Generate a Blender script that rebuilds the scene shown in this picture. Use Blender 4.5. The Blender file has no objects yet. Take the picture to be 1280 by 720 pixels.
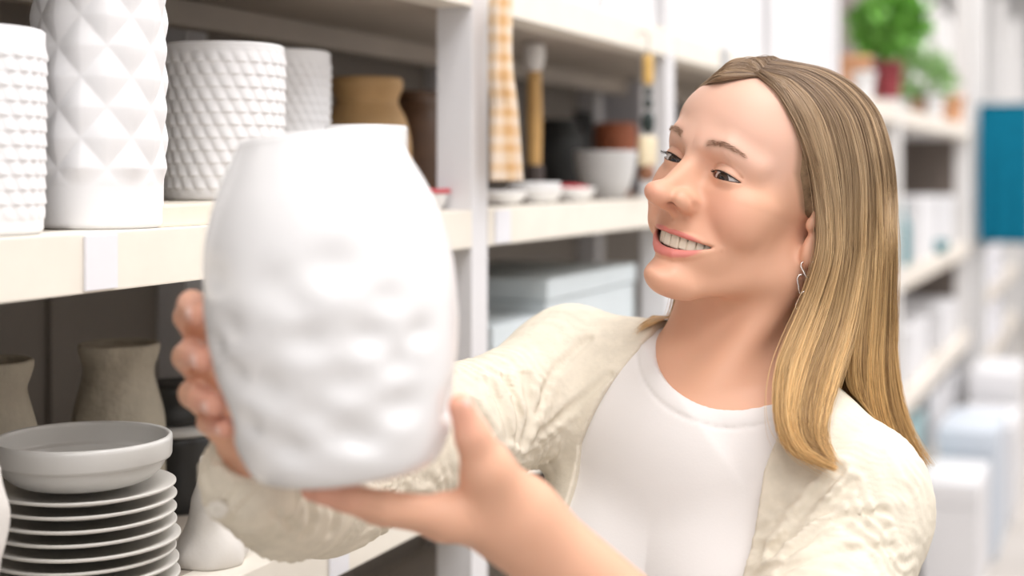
import bpy, bmesh, math, random
import numpy as np
from mathutils import Vector, Matrix

random.seed(5)
rng = np.random.default_rng(11)
YAW = math.radians(23.15)      # the aisle runs along +Y; the camera looks this far to its left
CAMZ = 1.52
F, PX, PY = 1777.78, 640.0, 214.0
CY, SY = math.cos(YAW), math.sin(YAW)
COL = bpy.context.scene.collection


def cw(p):
    """camera frame (right, forward, up) -> world"""
    p = np.asarray(p, float)
    x, y, z = p[..., 0], p[..., 1], p[..., 2]
    return np.stack([CY * x - SY * y, SY * x + CY * y, z + CAMZ], -1)


def cp(px, py, D):
    """camera-frame point seen at (px, py) at depth D"""
    return np.array([(px - PX) / F * D, D, (PY - py) / F * D])


# ------------------------------------------------------------------ materials
MATS = {}


def mat(name, color=(0.8, 0.8, 0.8), rough=0.5, spec=0.5, metal=0.0, noise=0.0, nscale=20.0, bump=0.0, bscale=60.0,
        coat=0.0, sss=0.0, sssr=(1, 0.35, 0.2), ssscale=0.006, attr=None, emit=None, estr=0.0, alpha=1.0, trans=0.0, dark=None, bdist=0.002, detail=4.0):
    if name in MATS:
        return MATS[name]
    m = bpy.data.materials.new(name)
    m.use_nodes = True
    nt = m.node_tree
    b = nt.nodes['Principled BSDF']
    b.inputs['Roughness'].default_value = rough
    b.inputs['Specular IOR Level'].default_value = spec
    b.inputs['Metallic'].default_value = metal
    b.inputs['Coat Weight'].default_value = coat
    b.inputs['Alpha'].default_value = alpha
    b.inputs['Transmission Weight'].default_value = trans
    b.inputs['Base Color'].default_value = (*color, 1)
    tc = nt.nodes.new('ShaderNodeTexCoord')
    if attr:
        a = nt.nodes.new('ShaderNodeAttribute')
        a.attribute_name = attr
        nt.links.new(a.outputs['Color'], b.inputs['Base Color'])
    elif noise > 0:
        n = nt.nodes.new('ShaderNodeTexNoise')
        n.inputs['Scale'].default_value = nscale
        n.inputs['Detail'].default_value = detail
        nt.links.new(tc.outputs['Object'], n.inputs['Vector'])
        r = nt.nodes.new('ShaderNodeMix')
        r.data_type = 'RGBA'
        d = dark or tuple(c * (1 - noise) for c in color)
        r.inputs[6].default_value = (*d, 1)
        r.inputs[7].default_value = (*color, 1)
        mp = nt.nodes.new('ShaderNodeMapRange')
        mp.inputs[1].default_value = 0.35
        mp.inputs[2].default_value = 0.65
        nt.links.new(n.outputs['Fac'], mp.inputs[0])
        nt.links.new(mp.outputs[0], r.inputs[0])
        nt.links.new(r.outputs[2], b.inputs['Base Color'])
    if bump > 0:
        n2 = nt.nodes.new('ShaderNodeTexNoise')
        n2.inputs['Scale'].default_value = bscale
        n2.inputs['Detail'].default_value = 5
        nt.links.new(tc.outputs['Object'], n2.inputs['Vector'])
        bp = nt.nodes.new('ShaderNodeBump')
        bp.inputs['Strength'].default_value = bump
        bp.inputs['Distance'].default_value = bdist
        nt.links.new(n2.outputs['Fac'], bp.inputs['Height'])
        nt.links.new(bp.outputs['Normal'], b.inputs['Normal'])
    if sss > 0:
        b.inputs['Subsurface Weight'].default_value = sss
        b.inputs['Subsurface Radius'].default_value = sssr
        b.inputs['Subsurface Scale'].default_value = ssscale
    if emit:
        b.inputs['Emission Color'].default_value = (*emit, 1)
        b.inputs['Emission Strength'].default_value = estr
    MATS[name] = m
    return m


# ------------------------------------------------------------------ objects
def link(name, me, m=None, parent=None, loc=None, smooth=True):
    if m is not None:
        me.materials.append(m)
    if smooth:
        me.polygons.foreach_set('use_smooth', [True] * len(me.polygons))
    o = bpy.data.objects.new(name, me)
    COL.objects.link(o)
    if parent is not None:
        o.parent = parent
    if loc is not None:
        o.location = loc
    return o


def tag(o, label=None, cat=None, group=None, kind=None):
    if label:
        o['label'] = label
    if cat:
        o['category'] = cat
    if group:
        o['group'] = group
    if kind:
        o['kind'] = kind
    return o


def empty(name, loc, rotz=0.0):
    o = bpy.data.objects.new(name, None)
    o.empty_display_size = 0.05
    COL.objects.link(o)
    o.location = loc
    o.rotation_euler = (0, 0, rotz)
    return o


def copy_tree(o, parent=None):
    c = o.copy()
    COL.objects.link(c)
    c.parent = parent
    for ch in list(o.children):
        copy_tree(ch, c)
    return c


def mesh_np(name, v, f):
    """v (N,3), f (M,4) or (M,3) int array -> mesh"""
    me = bpy.data.meshes.new(name)
    v = np.ascontiguousarray(v, np.float32)
    f = np.ascontiguousarray(f, np.int32)
    k = f.shape[1]
    me.vertices.add(len(v))
    me.vertices.foreach_set('co', v.ravel())
    me.loops.add(f.size)
    me.loops.foreach_set('vertex_index', f.ravel())
    me.polygons.add(len(f))
    me.polygons.foreach_set('loop_start', np.arange(0, f.size, k, dtype=np.int32))
    me.polygons.foreach_set('loop_total', np.full(len(f), k, np.int32))
    me.update(calc_edges=True)
    me.validate()
    return me


def vcol(me, cols, name='col'):
    a = me.color_attributes.new(name, 'FLOAT_COLOR', 'POINT')
    c = np.ones((len(cols), 4), np.float32)
    c[:, :3] = cols
    a.data.foreach_set('color', c.ravel())


# ------------------------------------------------------------------ signed distance modelling
def smin(a, b, k):
    h = np.maximum(k - np.abs(a - b), 0) / k
    return np.minimum(a, b) - h * h * k * 0.25


def smax(a, b, k):
    return -smin(-a, -b, k)


def ell(p, c, r):
    q = p - np.asarray(c, p.dtype)
    r = np.asarray(r, p.dtype)
    a = q / r
    k0 = np.sqrt((a * a).sum(-1)) + 1e-9
    b = a / r
    k1 = np.sqrt((b * b).sum(-1)) + 1e-9
    return k0 * (k0 - 1) / k1


def cone(p, a, b, r1, r2):
    a = np.asarray(a, p.dtype)
    b = np.asarray(b, p.dtype)
    ba = b - a
    pa = p - a
    h = np.clip((pa @ ba) / (ba @ ba), 0, 1)
    q = pa - h[:, None] * ba
    return np.sqrt((q * q).sum(-1)) - (r1 + (r2 - r1) * h)


def chain(p, pts, rs, k):
    d = None
    for i in range(len(pts) - 1):
        e = cone(p, pts[i], pts[i + 1], rs[i], rs[i + 1])
        d = e if d is None else (np.minimum(d, e) if k <= 0 else smin(d, e, k))
    return d


def sdf_mesh(f, axes):
    """sparse surface nets over the rectilinear grid axes=(xs,ys,zs)"""
    B = 8
    ax = []
    for a in axes:
        a = np.asarray(a, np.float64)
        n = (len(a) - 1) // B + 1
        m = n * B + 1
        if len(a) < m:
            a = np.concatenate([a, a[-1] + (a[-1] - a[-2]) * np.arange(1, m - len(a) + 1)])
        ax.append(a)
    nb = [(len(a) - 1) // B for a in ax]
    ii = np.stack(np.meshgrid(*[np.arange(n) for n in nb], indexing='ij'), -1).reshape(-1, 3)
    lo = np.stack([ax[d][ii[:, d] * B] for d in range(3)], -1)
    hi = np.stack([ax[d][ii[:, d] * B + B] for d in range(3)], -1)
    ctr = ((lo + hi) / 2).astype(np.float32)
    hd = np.sqrt(((hi - lo) ** 2).sum(-1)) / 2
    val = np.empty(len(ctr), np.float32)
    for s in range(0, len(ctr), 100000):
        val[s:s + 100000] = f(ctr[s:s + 100000])
    ii = ii[np.abs(val) < hd * 1.3]
    offs = np.stack(np.meshgrid(*[np.arange(B + 1)] * 3, indexing='ij'), -1).reshape(-1, 3)
    N = [len(a) + 1 for a in ax]
    ids_all, vert_all, quads = [], [], []
    corners = [(i, j, k) for i in (0, 1) for j in (0, 1) for k in (0, 1)]
    edges = [(a, b) for a in corners for b in corners if sum(b) == sum(a) + 1 and all(y >= x for x, y in zip(a, b))]
    for s in range(0, len(ii), 400):
        blk = ii[s:s + 400]
        gi = blk[:, None, :] * B + offs[None]
        P = np.stack([ax[d][gi[..., d]] for d in range(3)], -1).astype(np.float32).reshape(-1, 3)
        V = f(P).reshape(len(blk), B + 1, B + 1, B + 1)
        S = V < 0

        def sub(A, c):
            return A[:, c[0]:c[0] + B, c[1]:c[1] + B, c[2]:c[2] + B]
        cnt = np.zeros((len(blk), B, B, B), np.float32)
        acc = np.zeros((len(blk), B, B, B, 3), np.float32)
        for a, b in edges:
            va, vb = sub(V, a), sub(V, b)
            cr = (va < 0) != (vb < 0)
            t = np.where(cr, va / np.where(cr, va - vb, 1), 0)
            a_, b_ = np.array(a, np.float32), np.array(b, np.float32)
            acc += np.where(cr[..., None], a_ + t[..., None] * (b_ - a_), 0)
            cnt += cr
        c = np.nonzero(cnt)
        if len(c[0]):
            loc = np.stack(c[1:], -1)
            cell = blk[c[0]] * B + loc
            pos = cell + acc[c] / cnt[c][:, None]
            vert_all.append(np.stack([np.interp(pos[:, d], np.arange(len(ax[d])), ax[d]) for d in range(3)], -1))
            ids_all.append((cell[:, 0].astype(np.int64) * N[1] + cell[:, 1]) * N[2] + cell[:, 2])
        for d in range(3):
            e = [0, 0, 0]
            e[d] = 1
            va, vb = sub(S, (0, 0, 0)), sub(S, e)
            w = np.nonzero(va != vb)
            if not len(w[0]):
                continue
            g = blk[w[0]] * B + np.stack(w[1:], -1)
            inside = va[w]
            u, v = (d + 1) % 3, (d + 2) % 3
            q = []
            for du, dv in ((-1, -1), (0, -1), (0, 0), (-1, 0)):
                gg = g.copy()
                gg[:, u] += du
                gg[:, v] += dv
                q.append((gg[:, 0].astype(np.int64) * N[1] + gg[:, 1]) * N[2] + gg[:, 2])
            q = np.stack(q, -1)
            q[~inside] = q[~inside][:, ::-1]
            quads.append(q)
    ids = np.concatenate(ids_all)
    verts = np.concatenate(vert_all)
    quads = np.concatenate(quads)
    o = np.argsort(ids)
    ids, verts = ids[o], verts[o]
    k = np.searchsorted(ids, quads)
    k = np.clip(k, 0, len(ids) - 1)
    ok = (ids[k] == quads).all(1)
    return verts, k[ok]


def part_sdf(parts, k, far=0.06):
    """parts: list of (lo, hi, func). Points well outside a part's box just get a far value."""
    def f(p):
        d = np.full(len(p), 9.0, np.float32)
        for lo, hi, fn, kk in parts:
            lo_, hi_ = np.asarray(lo), np.asarray(hi)
            o = np.maximum(np.maximum(lo_ - p, p - hi_), 0)
            bd = np.sqrt((o * o).sum(-1))
            m = bd < 0.03
            e = (bd + 0.012).astype(np.float32)
            if m.any():
                e[m] = fn(p[m])
            d = smin(d, e, kk)
        return d
    return f

# ------------------------------------------------------------------ the woman: head pose
HR = np.array([[0.59784879, 0.73280725, 0.32491593],
               [-0.78652952, 0.61450421, 0.06128535],
               [-0.15475186, -0.29219534, 0.94375513]])
HT = np.array([0.212, 1.235, -0.0374])
_a, _c = math.radians(-1.0), HR @ np.array([0.02, -0.083, 0.010]) + HT
_Q = np.array([[math.cos(_a), 0, math.sin(_a)], [0, 1, 0], [-math.sin(_a), 0, math.cos(_a)]])
HR, HT = _Q @ HR, _Q @ (HT - _c) + _c + np.array([-0.004, 0, 0.004])


def smst(t):
    t = np.clip(t, 0, 1)
    return t * t * (3 - 2 * t)


def lopside(x, z):
    """no face is symmetric: her smile lifts one side, the brows slope a little"""
    return -0.07 * x * smst((-12 - z) / 30) - 0.11 * x * smst((z + 8) / 18) * smst((95 - z) / 45) * smst((75 - np.abs(x)) / 25)


def skew(z):
    return 0.10 * np.maximum(-z - 8, 0)


def h2c(p):
    p = np.array(p, float)
    p[..., 2] += lopside(p[..., 0], p[..., 2])
    p[..., 0] += skew(p[..., 2])
    return (p / 1000) @ HR.T + HT


def c2h(p):
    q = (np.asarray(p) - HT.astype(np.float32)) @ HR.astype(np.float32) * np.float32(1000)
    q[..., 0] -= skew(q[..., 2])
    q[..., 2] -= lopside(q[..., 0], q[..., 2])
    return q


EYE = np.array([31.0, -70.5, 15.0])
ER = 12.0


def lid_u(x):     # upper lid edge over the eye's width (x measured from nose side, mm)
    u = np.clip((x - 31.6) / 14.0, -1.2, 1.2)
    return 14.8 + 3.2 * (1 - np.abs(u + 0.08) ** 2.2) + 0.9 * u


def lid_l(x):
    u = np.clip((x - 31.6) / 14.0, -1.2, 1.2)
    return 14.8 - 3.0 * (1 - np.abs(u - 0.1) ** 2.2) + 0.9 * u


MW = 37.0
MY = 7.0
MZ = 2.0


def mouth_u(x):
    return -47.4 + 2.4 * (x / MW) ** 2


def mouth_l(x):
    return -60.4 + 15.2 * np.abs(x / MW) ** 2.4


def head_sdf(pc):
    p = c2h(pc)
    x, y, z = p[:, 0], p[:, 1], p[:, 2]
    ax = np.abs(x)
    q = np.stack([ax, y, z], -1)
    d = ell(p, (0, 12, 50), (71, 90, 76))
    d = smin(d, ell(p, (0, -38, 56), (60, 51, 48)), 22)
    d = smin(d, ell(p, (0, -26, -6), (57, 61, 70)), 26)
    d = smin(d, cone(q, (45, 0, -44), (13, -68, -79), 14, 12.5), 20)
    d = smin(d, ell(p, (0, -84, -81), (17, 19, 15)), 18)
    d = smin(d, ell(q, (41, -52, -6), (20, 22, 17)), 22)          # cheekbone
    d = smin(d, ell(q, (40, -59, -19), (16, 17.5, 15)), 14)         # smiling cheek
    d = smin(d, chain(q, [(10, -82, 32), (30, -80.5, 36), (48, -62, 31)], [7, 7, 6], 0), 14)   # brow
    d = smin(d, ell(p, (0, -77.5, 36), (17, 10.5, 15)), 14)       # between the brows
    d = smin(d, ell(p, (0, -63.5, -47), (37, 25.5, 26)), 14)          # muzzle
    # eye sockets
    d = smax(d, -ell(q, (29, -101, 15), (20, 19, 11)), 12)
    d = smax(d, -ell(q, (17.5, -97, 15), (8, 15, 10)), 10)
    # nose
    n = cone(p, (0, -80, 24), (0, -107, -12), 6.0, 7.2)
    n = smin(n, ell(p, (0, -114, -18.0), (11.5, 12.0, 9.8)), 7)
    n = smin(n, cone(q, (0, -86, 4), (10, -90, -16), 8, 9), 12)
    n = smin(n, ell(q, (16.5, -97.5, -17.5), (6.6, 11.5, 7.6)), 8)
    n = smin(n, cone(p, (0, -112, -24), (0, -92, -27), 3.8, 4.2), 4)
    d = smin(d, n, 9)
    d = smax(d, -cone(q, (22.8, -101, -13), (25.2, -91, -22), 1.0, 1.4), 4)     # alar groove
    d = smax(d, -ell(q, (9.6, -103.5, -25.5), (3.9, 7.0, 3.2)), 2.5)
    # nasolabial folds and the dent under the lower lip, philtrum
    d = smax(d, -chain(q, [(25, -91, -20), (35.5, -81.5, -32), (46, -65, -46)], [1.2, 1.5, 1.0], 0), 7)
    d = smax(d, -cone(p, (-9, -98.5, -71.5), (9, -98.5, -71.5), 2.6, 2.6), 11)
    d = smax(d, -cone(p, (0, -99, -33), (0, -96.5, -41), 2.0, 2.0), 5)
    # mouth opening
    y0, q0 = y, q
    y, z0, z = y - MY, z, z - MZ
    q = q - np.array([0, MY, MZ], np.float32)
    mo = np.maximum(np.maximum(z - mouth_u(x), mouth_l(x) - z) * 0.85, np.maximum(ax - MW + 1.5, -(y + 128)))
    mo = np.maximum(mo, y + 68)
    d = smax(d, -mo, 1.5)
    lip = chain(q, [(0, -98.0, -45.6), (6, -98.0, -44.9), (15, -94.8, -44.8), (26, -86.2, -44.4), (37.5, -73.0, -44.0)], [1.9, 2.2, 1.9, 1.5, 1.0], 0)
    low = chain(q, [(0, -97.6, -63.6), (9, -96.6, -62.8), (18, -91.8, -59.6), (28, -83.6, -53.4), (37.5, -73.0, -45.2)], [4.4, 4.2, 3.2, 2.0, 1.0], 0)
    d = smin(d, ell(p, (-42, -60, -36), (11, 15, 16)), 9)
    d = smin(d, lip, 3.0)
    d = smin(d, low, 3.5)
    y, z, q = y0, z0, q0
    # lids
    e = q - EYE.astype(np.float32)
    r = np.sqrt((e * e).sum(-1))
    lid = r - 13.5
    d = smin(d, lid, 4.0)
    zu, zl = lid_u(ax), lid_l(ax)
    uu = np.clip((ax - 31.5) / 13.5, -1, 1)
    gr = np.sqrt(((z - (zu + 3.4 + 2.6 * (1 - uu * uu))) * .9) ** 2 + np.maximum(np.abs(ax - 31.5) - 12.5, 0) ** 2) - 0.9
    gr = np.maximum(gr, np.maximum(-(d + 1.2), 13.6 - r))
    d = smax(d, -np.where((y < -55) & (r < 22), gr, 9.0), 1.5)
    op = np.maximum(np.maximum(z - zu, zl - z) * 0.9, np.abs(ax - 31.6) - 13.8)
    op = np.maximum(op, np.maximum(y + 66, 10.9 - r))
    d = smax(d, -op, 0.9)
    # ears
    er = smin(ell(q, (70, 12, 8), (5.0, 17, 27)), ell(q, (70.5, 3, -21), (4.4, 7, 9)), 6)
    er = smax(er, -ell(q, (78, 9, 2), (8, 9, 14)), 4)
    er = smin(er, ell(q, (70, -3, -2), (4, 4.5, 6)), 4)
    d = smin(d, er, 6)
    d = smax(d, -ell(q, (75, 2.0, -3), (5, 2.6, 3.4)), 2)
    return d / 1000


def head_col(vc):
    """albedo of skin, lips and brows at the body's vertices (camera-frame metres)"""
    p = c2h(vc.astype(np.float32)).astype(np.float64)
    x, y, z = p.T
    ax = np.abs(x)
    skin = np.array([0.765, 0.432, 0.29])
    c = np.tile(skin, (len(p), 1))

    def mix(w, col):
        w = np.clip(w, 0, 1)[:, None]
        c[:] = c * (1 - w) + np.asarray(col) * w
    hd = (np.abs(z) < 140) & (np.abs(ax) < 90) & (y < 110)
    g = lambda cx, cy, cz, s: hd * np.exp(-(((ax - cx) ** 2 + (y - cy) ** 2 + (z - cz) ** 2) / (2 * s * s)))
    mix(g(38, -74, -16, 15) * 0.38, (0.80, 0.34, 0.25))
    mix(g(0, -122, -19, 9) * 0.40, (0.80, 0.33, 0.25))
    mix(g(11, -100, -28, 7) * 0.35, (0.72, 0.28, 0.20))
    mix(g(0, -88, -80, 12) * 0.25, (0.80, 0.36, 0.27))
    mix(hd * smst((z - 8) / 30) * smst((-y - 20) / 30) * .8, (0.79, 0.50, 0.39))     # forehead painted paler: the tint of the light put into the skin colour
    # lips
    q = np.stack([ax, y - MY, z - MZ], -1)
    up = chain(q, [(0, -98.8, -46.6), (6, -99.0, -45.9), (15, -95.8, -45.6), (26, -87.0, -45.0), (37, -73.6, -44.2)], [2.0, 2.3, 1.9, 1.4, 0.9], 0)
    lo = chain(q, [(0, -98.8, -62.6), (9, -97.8, -61.8), (18, -93, -58.8), (28, -84.4, -52.8), (37, -73.6, -45.0)], [4.3, 4.1, 3.1, 1.9, 0.9], 0)
    wlip = hd * np.clip(1 - np.minimum(up, lo) / 0.9, 0, 1) * (y < -62)
    mix(wlip * 0.8, (0.70, 0.19, 0.18))
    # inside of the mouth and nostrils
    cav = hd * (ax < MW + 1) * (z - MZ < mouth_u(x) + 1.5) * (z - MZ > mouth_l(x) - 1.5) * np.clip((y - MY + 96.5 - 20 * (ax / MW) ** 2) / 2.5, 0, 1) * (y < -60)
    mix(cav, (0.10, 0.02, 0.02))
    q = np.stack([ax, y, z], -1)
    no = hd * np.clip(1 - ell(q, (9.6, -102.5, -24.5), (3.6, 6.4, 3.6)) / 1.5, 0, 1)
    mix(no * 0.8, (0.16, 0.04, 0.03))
    # waterline of the lids, brow tint
    e = np.sqrt(((q - EYE) ** 2).sum(-1))
    wt = hd * (e < 13.0) * (y < -66)
    mix(wt * 0.6, (0.42, 0.16, 0.12))
    bz = brow_z(ax)
    bw = hd * np.exp(-((z - bz) / (4.2 - 2.0 * np.clip((ax - 14) / 32, 0, 1))) ** 2) * np.clip((ax - 12) / 7, 0, 1) * np.clip((48 - ax) / 9, 0, 1) * (y < -40)
    mix(bw * 0.75, (0.27, 0.145, 0.09))
    # roots show through along the hairline
    hl = np.interp(z, [-12, 10, 35, 69, 92, 104, 130], [-1, -11, -33, -45, -55, -58, -60])
    mix(hd * smst((y - hl + 6) / 9) * (z > 4) * smst((z - 4) / 10) * .75, (0.30, 0.185, 0.115))
    # warmer finger tips
    for pts in R_FING + L_FING + [L_TH, R_TH]:
        e2 = ((vc - pts[-1]) ** 2).sum(-1)
        mix(np.exp(-e2 / (2 * .017 ** 2)) * .45, (0.80, 0.36, 0.28))
    # ear canal
    mix(hd * np.exp(-(((ax - 74) ** 2) / 18 + ((y - 1.5) ** 2 + (z + 3) ** 2) / 6)) * 0.9, (0.08, 0.02, 0.015))
    return c


def brow_z(ax):
    u = (ax - 12) / 40
    u = np.clip(u, 0, 1.25)
    return 34.6 + 5.4 * np.sin(u * 2.5) - 4.5 * u ** 2.2


# ------------------------------------------------------------------ skeleton (camera frame, metres)
NECK0 = h2c((0, 24, -30))
NECK1 = np.array([0.186, 1.245, -0.195])
LS = np.array([0.272, 1.150, -0.268])
RS = np.array([0.056, 1.315, -0.190])
LE = np.array([0.195, 0.985, -0.425])
RE = np.array([-0.148, 1.12, -0.252])
LWR = cp(650, 655, 0.885)
RWR = cp(322, 602, 0.945)
MID = (LS + RS) / 2
SV = np.array([0.812, -0.583, 0.0])       # towards her left
NV = np.array([-0.583, -0.812, 0.0])      # her front
UP = np.array([0, 0, 1.0])


def tor(s, n, u):
    """torso point: s to her left, n to her front, u up from between the shoulders"""
    return np.array([0.172, 1.245, -0.215]) + SV * s + NV * n + UP * u


def t2(p):
    """camera-frame points -> torso coordinates (s, n, u)"""
    q = p - np.array([0.172, 1.245, -0.215], p.dtype)
    return np.stack([q @ SV.astype(p.dtype), q @ NV.astype(p.dtype), q[:, 2]], -1)


def neck_sdf(p):
    d = cone(p, NECK0, NECK1, 0.051, 0.054)
    d = smin(d, cone(p, NECK1, tor(0, 0.0, -0.02), 0.042, 0.07), 0.04)
    for s in (-1, 1):
        d = smin(d, cone(p, h2c((52 * s, 14, -38)), tor(0.018 * s, 0.062, 0.012), 0.011, 0.009), 0.022)
        d = smin(d, cone(p, tor(0.02 * s, 0.062, 0.004), tor(0.12 * s, 0.03, 0.0), 0.009, 0.009), 0.02)
    return d


def torso_core(p, g=0.0):
    t = t2(p)
    d = ell(t, (0, 0.0, -0.14), (0.148 + g, 0.098 + g, 0.20 + g))
    sh = np.minimum(cone(p, tor(0, -0.01, -0.02), LS, 0.062 + g, 0.050 + g), cone(p, tor(0, -0.01, -0.02), RS, 0.062 + g, 0.050 + g))
    d = smin(d, sh, 0.05)
    b = np.stack([np.abs(t[:, 0]), t[:, 1], t[:, 2]], -1)
    d = smin(d, ell(b, (0.072, 0.066, -0.16), (0.066 + g, 0.058 + g, 0.066 + g)), 0.05)
    d = smin(d, ell(t, (0, 0.0, -0.38), (0.122 + g, 0.088 + g, 0.17 + g)), 0.06)
    d = smin(d, ell(t, (0, -0.01, -0.58), (0.165 + g, 0.112 + g, 0.15 + g)), 0.08)
    return d


def finger(p, pts, rs):
    return chain(p, pts, rs, 0.003)


R_FING = [  # her right hand round the far left side of the vase: knuckle, joint, joint, tip
    [cp(272, 462, .945), cp(236, 396, .912), cp(240, 381, .888), cp(250, 392, .866)],
    [cp(278, 498, .948), cp(234, 446, .915), cp(240, 440, .888), cp(255, 449, .866)],
    [cp(287, 532, .945), cp(241, 492, .915), cp(250, 496, .890), cp(268, 506, .868)],
    [cp(300, 562, .935), cp(262, 527, .908), cp(269, 528, .892), cp(282, 535, .873)]]
R_RAD = [[.0105, .0092, .0086, .0078], [.0105, .0092, .0086, .0076], [.0100, .0088, .0080, .0072], [.0095, .0078, .0070, .0062]]
R_TH = [cp(335, 575, .955), cp(350, 530, .965), cp(362, 492, .962), cp(372, 465, .955)]
L_FING = [  # her left hand under the vase
    [cp(566, 645, .862), cp(482, 633, .846), cp(440, 624, .846), cp(404, 617, .848)],
    [cp(556, 648, .886), cp(470, 636, .882), cp(428, 622, .880), cp(390, 612, .880)],
    [cp(556, 650, .908), cp(480, 640, .908), cp(442, 626, .906), cp(408, 616, .902)],
    [cp(562, 650, .928), cp(508, 644, .930), cp(478, 634, .928), cp(452, 624, .924)]]
L_RAD = [[.0115, .0092, .0082, .0070], [.0112, .0092, .0082, .0070], [.0105, .0088, .0078, .0068], [.0095, .0078, .0068, .0060]]
L_TH = [cp(640, 632, .872), cp(610, 588, .858), cp(591, 546, .850), cp(576, 508, .846)]


def hand_r(p):
    d = None
    for f, r in zip(R_FING, R_RAD):
        e = smin(finger(p, f, r), cone(p, RWR, f[0], .017, .0115), 0.012)
        d = e if d is None else smin(d, e, 0.0035)
    d = smin(d, chain(p, [RWR] + R_TH, [.018, .014, .0115, .0095, .008], 0.006), 0.008)
    d = smin(d, cone(p, RE, RWR, .036, .0235), 0.02)
    return d


def hand_l(p):
    d = None
    for i, (f, r) in enumerate(zip(L_FING, L_RAD)):
        e = smin(finger(p, f, r), cone(p, LWR, f[0], .018, .0125), 0.012)
        d = e if d is None else smin(d, e, 0.0035)
    d = smin(d, chain(p, L_TH, [.0175, .0125, .0100, .0075], 0.006), 0.016)
    d = smin(d, cone(p, LWR, L_TH[1], .016, .012), 0.016)
    d = smin(d, chain(p, [LE, LE + (LWR - LE) * .45, LWR], [.038, .036, .0255], 0.03), 0.02)
    return d


def arms(p):
    return np.minimum(cone(p, LS, LE, .047, .037), cone(p, RS, RE, .047, .037))


hc = h2c((0, 0, 15))
BODY_PARTS = [
    (hc - 0.135, hc + 0.135, head_sdf, 0.012),
    (np.array([.02, 1.12, -.26]), np.array([.33, 1.37, .0]), neck_sdf, 0.022),
    (np.array([-.02, 1.02, -.95]), np.array([.36, 1.46, -.11]), torso_core, 0.03),
    (np.array([-.20, .92, -.48]), np.array([.33, 1.38, -.13]), arms, 0.03),
    (np.array([-.24, .84, -.33]), np.array([-.09, 1.18, -.06]), hand_r, 0.02),
    (np.array([-.15, .81, -.48]), np.array([.25, 1.03, -.12]), hand_l, 0.02),
]


def build_body(h=0.0011):
    f = part_sdf(BODY_PARTS, 0)
    xs = np.arange(-.23, .36, h)
    ys = np.arange(.81, 1.45, h)
    zf = np.concatenate([np.arange(-.33, -.14, h * 1.45), np.arange(-.14, .115, h)])
    zc = [-.33]
    while zc[-1] > -.95:
        zc.append(zc[-1] - min(.008, h * 1.45 * 1.3 ** len(zc)))
    zs = np.concatenate([np.array(zc[1:])[::-1], zf])
    return sdf_mesh(f, (xs, ys, zs))


def tube(pts, rs, n=8, cap=True):
    """vertices and quads of a round tube through pts"""
    pts = np.asarray(pts, float)
    m = len(pts)
    rs = np.broadcast_to(np.asarray(rs, float), (m,))
    T = np.gradient(pts, axis=0)
    T /= np.linalg.norm(T, axis=1)[:, None] + 1e-12
    ref = np.array([0.31, 0.17, 0.94])
    V = []
    prev = None
    for i in range(m):
        u = np.cross(T[i], ref if prev is None else np.cross(prev, T[i]))
        if np.linalg.norm(u) < 1e-6:
            u = np.cross(T[i], [1, 0, 0])
        u /= np.linalg.norm(u)
        w = np.cross(T[i], u)
        prev = u
        u2 = w if i and False else u
        a = np.arange(n) * 2 * math.pi / n
        V.append(pts[i] + rs[i] * (np.cos(a)[:, None] * u2 + np.sin(a)[:, None] * np.cross(T[i], u2)))
    V = np.concatenate(V)
    q = []
    for i in range(m - 1):
        for j in range(n):
            q.append((i * n + j, i * n + (j + 1) % n, (i + 1) * n + (j + 1) % n, (i + 1) * n + j))
    if cap:
        V = np.concatenate([V, pts[:1], pts[-1:]])
        a, b = len(V) - 2, len(V) - 1
        for j in range(n):
            q.append((a, (j + 1) % n, j, a))
            q.append((b, (m - 1) * n + j, (m - 1) * n + (j + 1) % n, b))
    return V, np.array(q)


class MB:
    """collects vertices and faces (tri/quad) into one mesh"""

    def __init__(s):
        s.v, s.f, s.n = [], [], 0

    def add(s, v, f):
        s.v.append(np.asarray(v, float))
        s.f += [tuple(dict.fromkeys(int(i) + s.n for i in q)) for q in f]
        s.n += len(v)
        return s

    def mesh(s, name):
        me = bpy.data.meshes.new(name)
        me.from_pydata(np.concatenate(s.v).tolist(), [], s.f)
        me.update()
        return me

    def build(s, name, m, parent=None, loc=None, smooth=True):
        return link(name, s.mesh(name), m, parent, loc, smooth)


PR = cw(np.array([0.172, 1.245, -CAMZ]))    # where she stands


def wl(c):
    """camera-frame -> person-local"""
    return cw(c) - PR


def resample(pts, n):
    pts = np.asarray(pts, float)
    m = len(pts)
    P = np.concatenate([[2 * pts[0] - pts[1]], pts, [2 * pts[-1] - pts[-2]]])
    t = np.linspace(0, m - 1, n)
    i = np.clip(t.astype(int), 0, m - 2)
    u = (t - i)[:, None]
    a, b, c, d = P[i], P[i + 1], P[i + 2], P[i + 3]
    return 0.5 * (2 * b + (c - a) * u + (2 * a - 5 * b + 4 * c - d) * u * u + (3 * b - a - 3 * c + d) * u ** 3)


SKIN = mat('skin', attr='col', rough=0.48, spec=0.4, sss=0.12, bump=0.08, bscale=900, bdist=0.0006)


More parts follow.
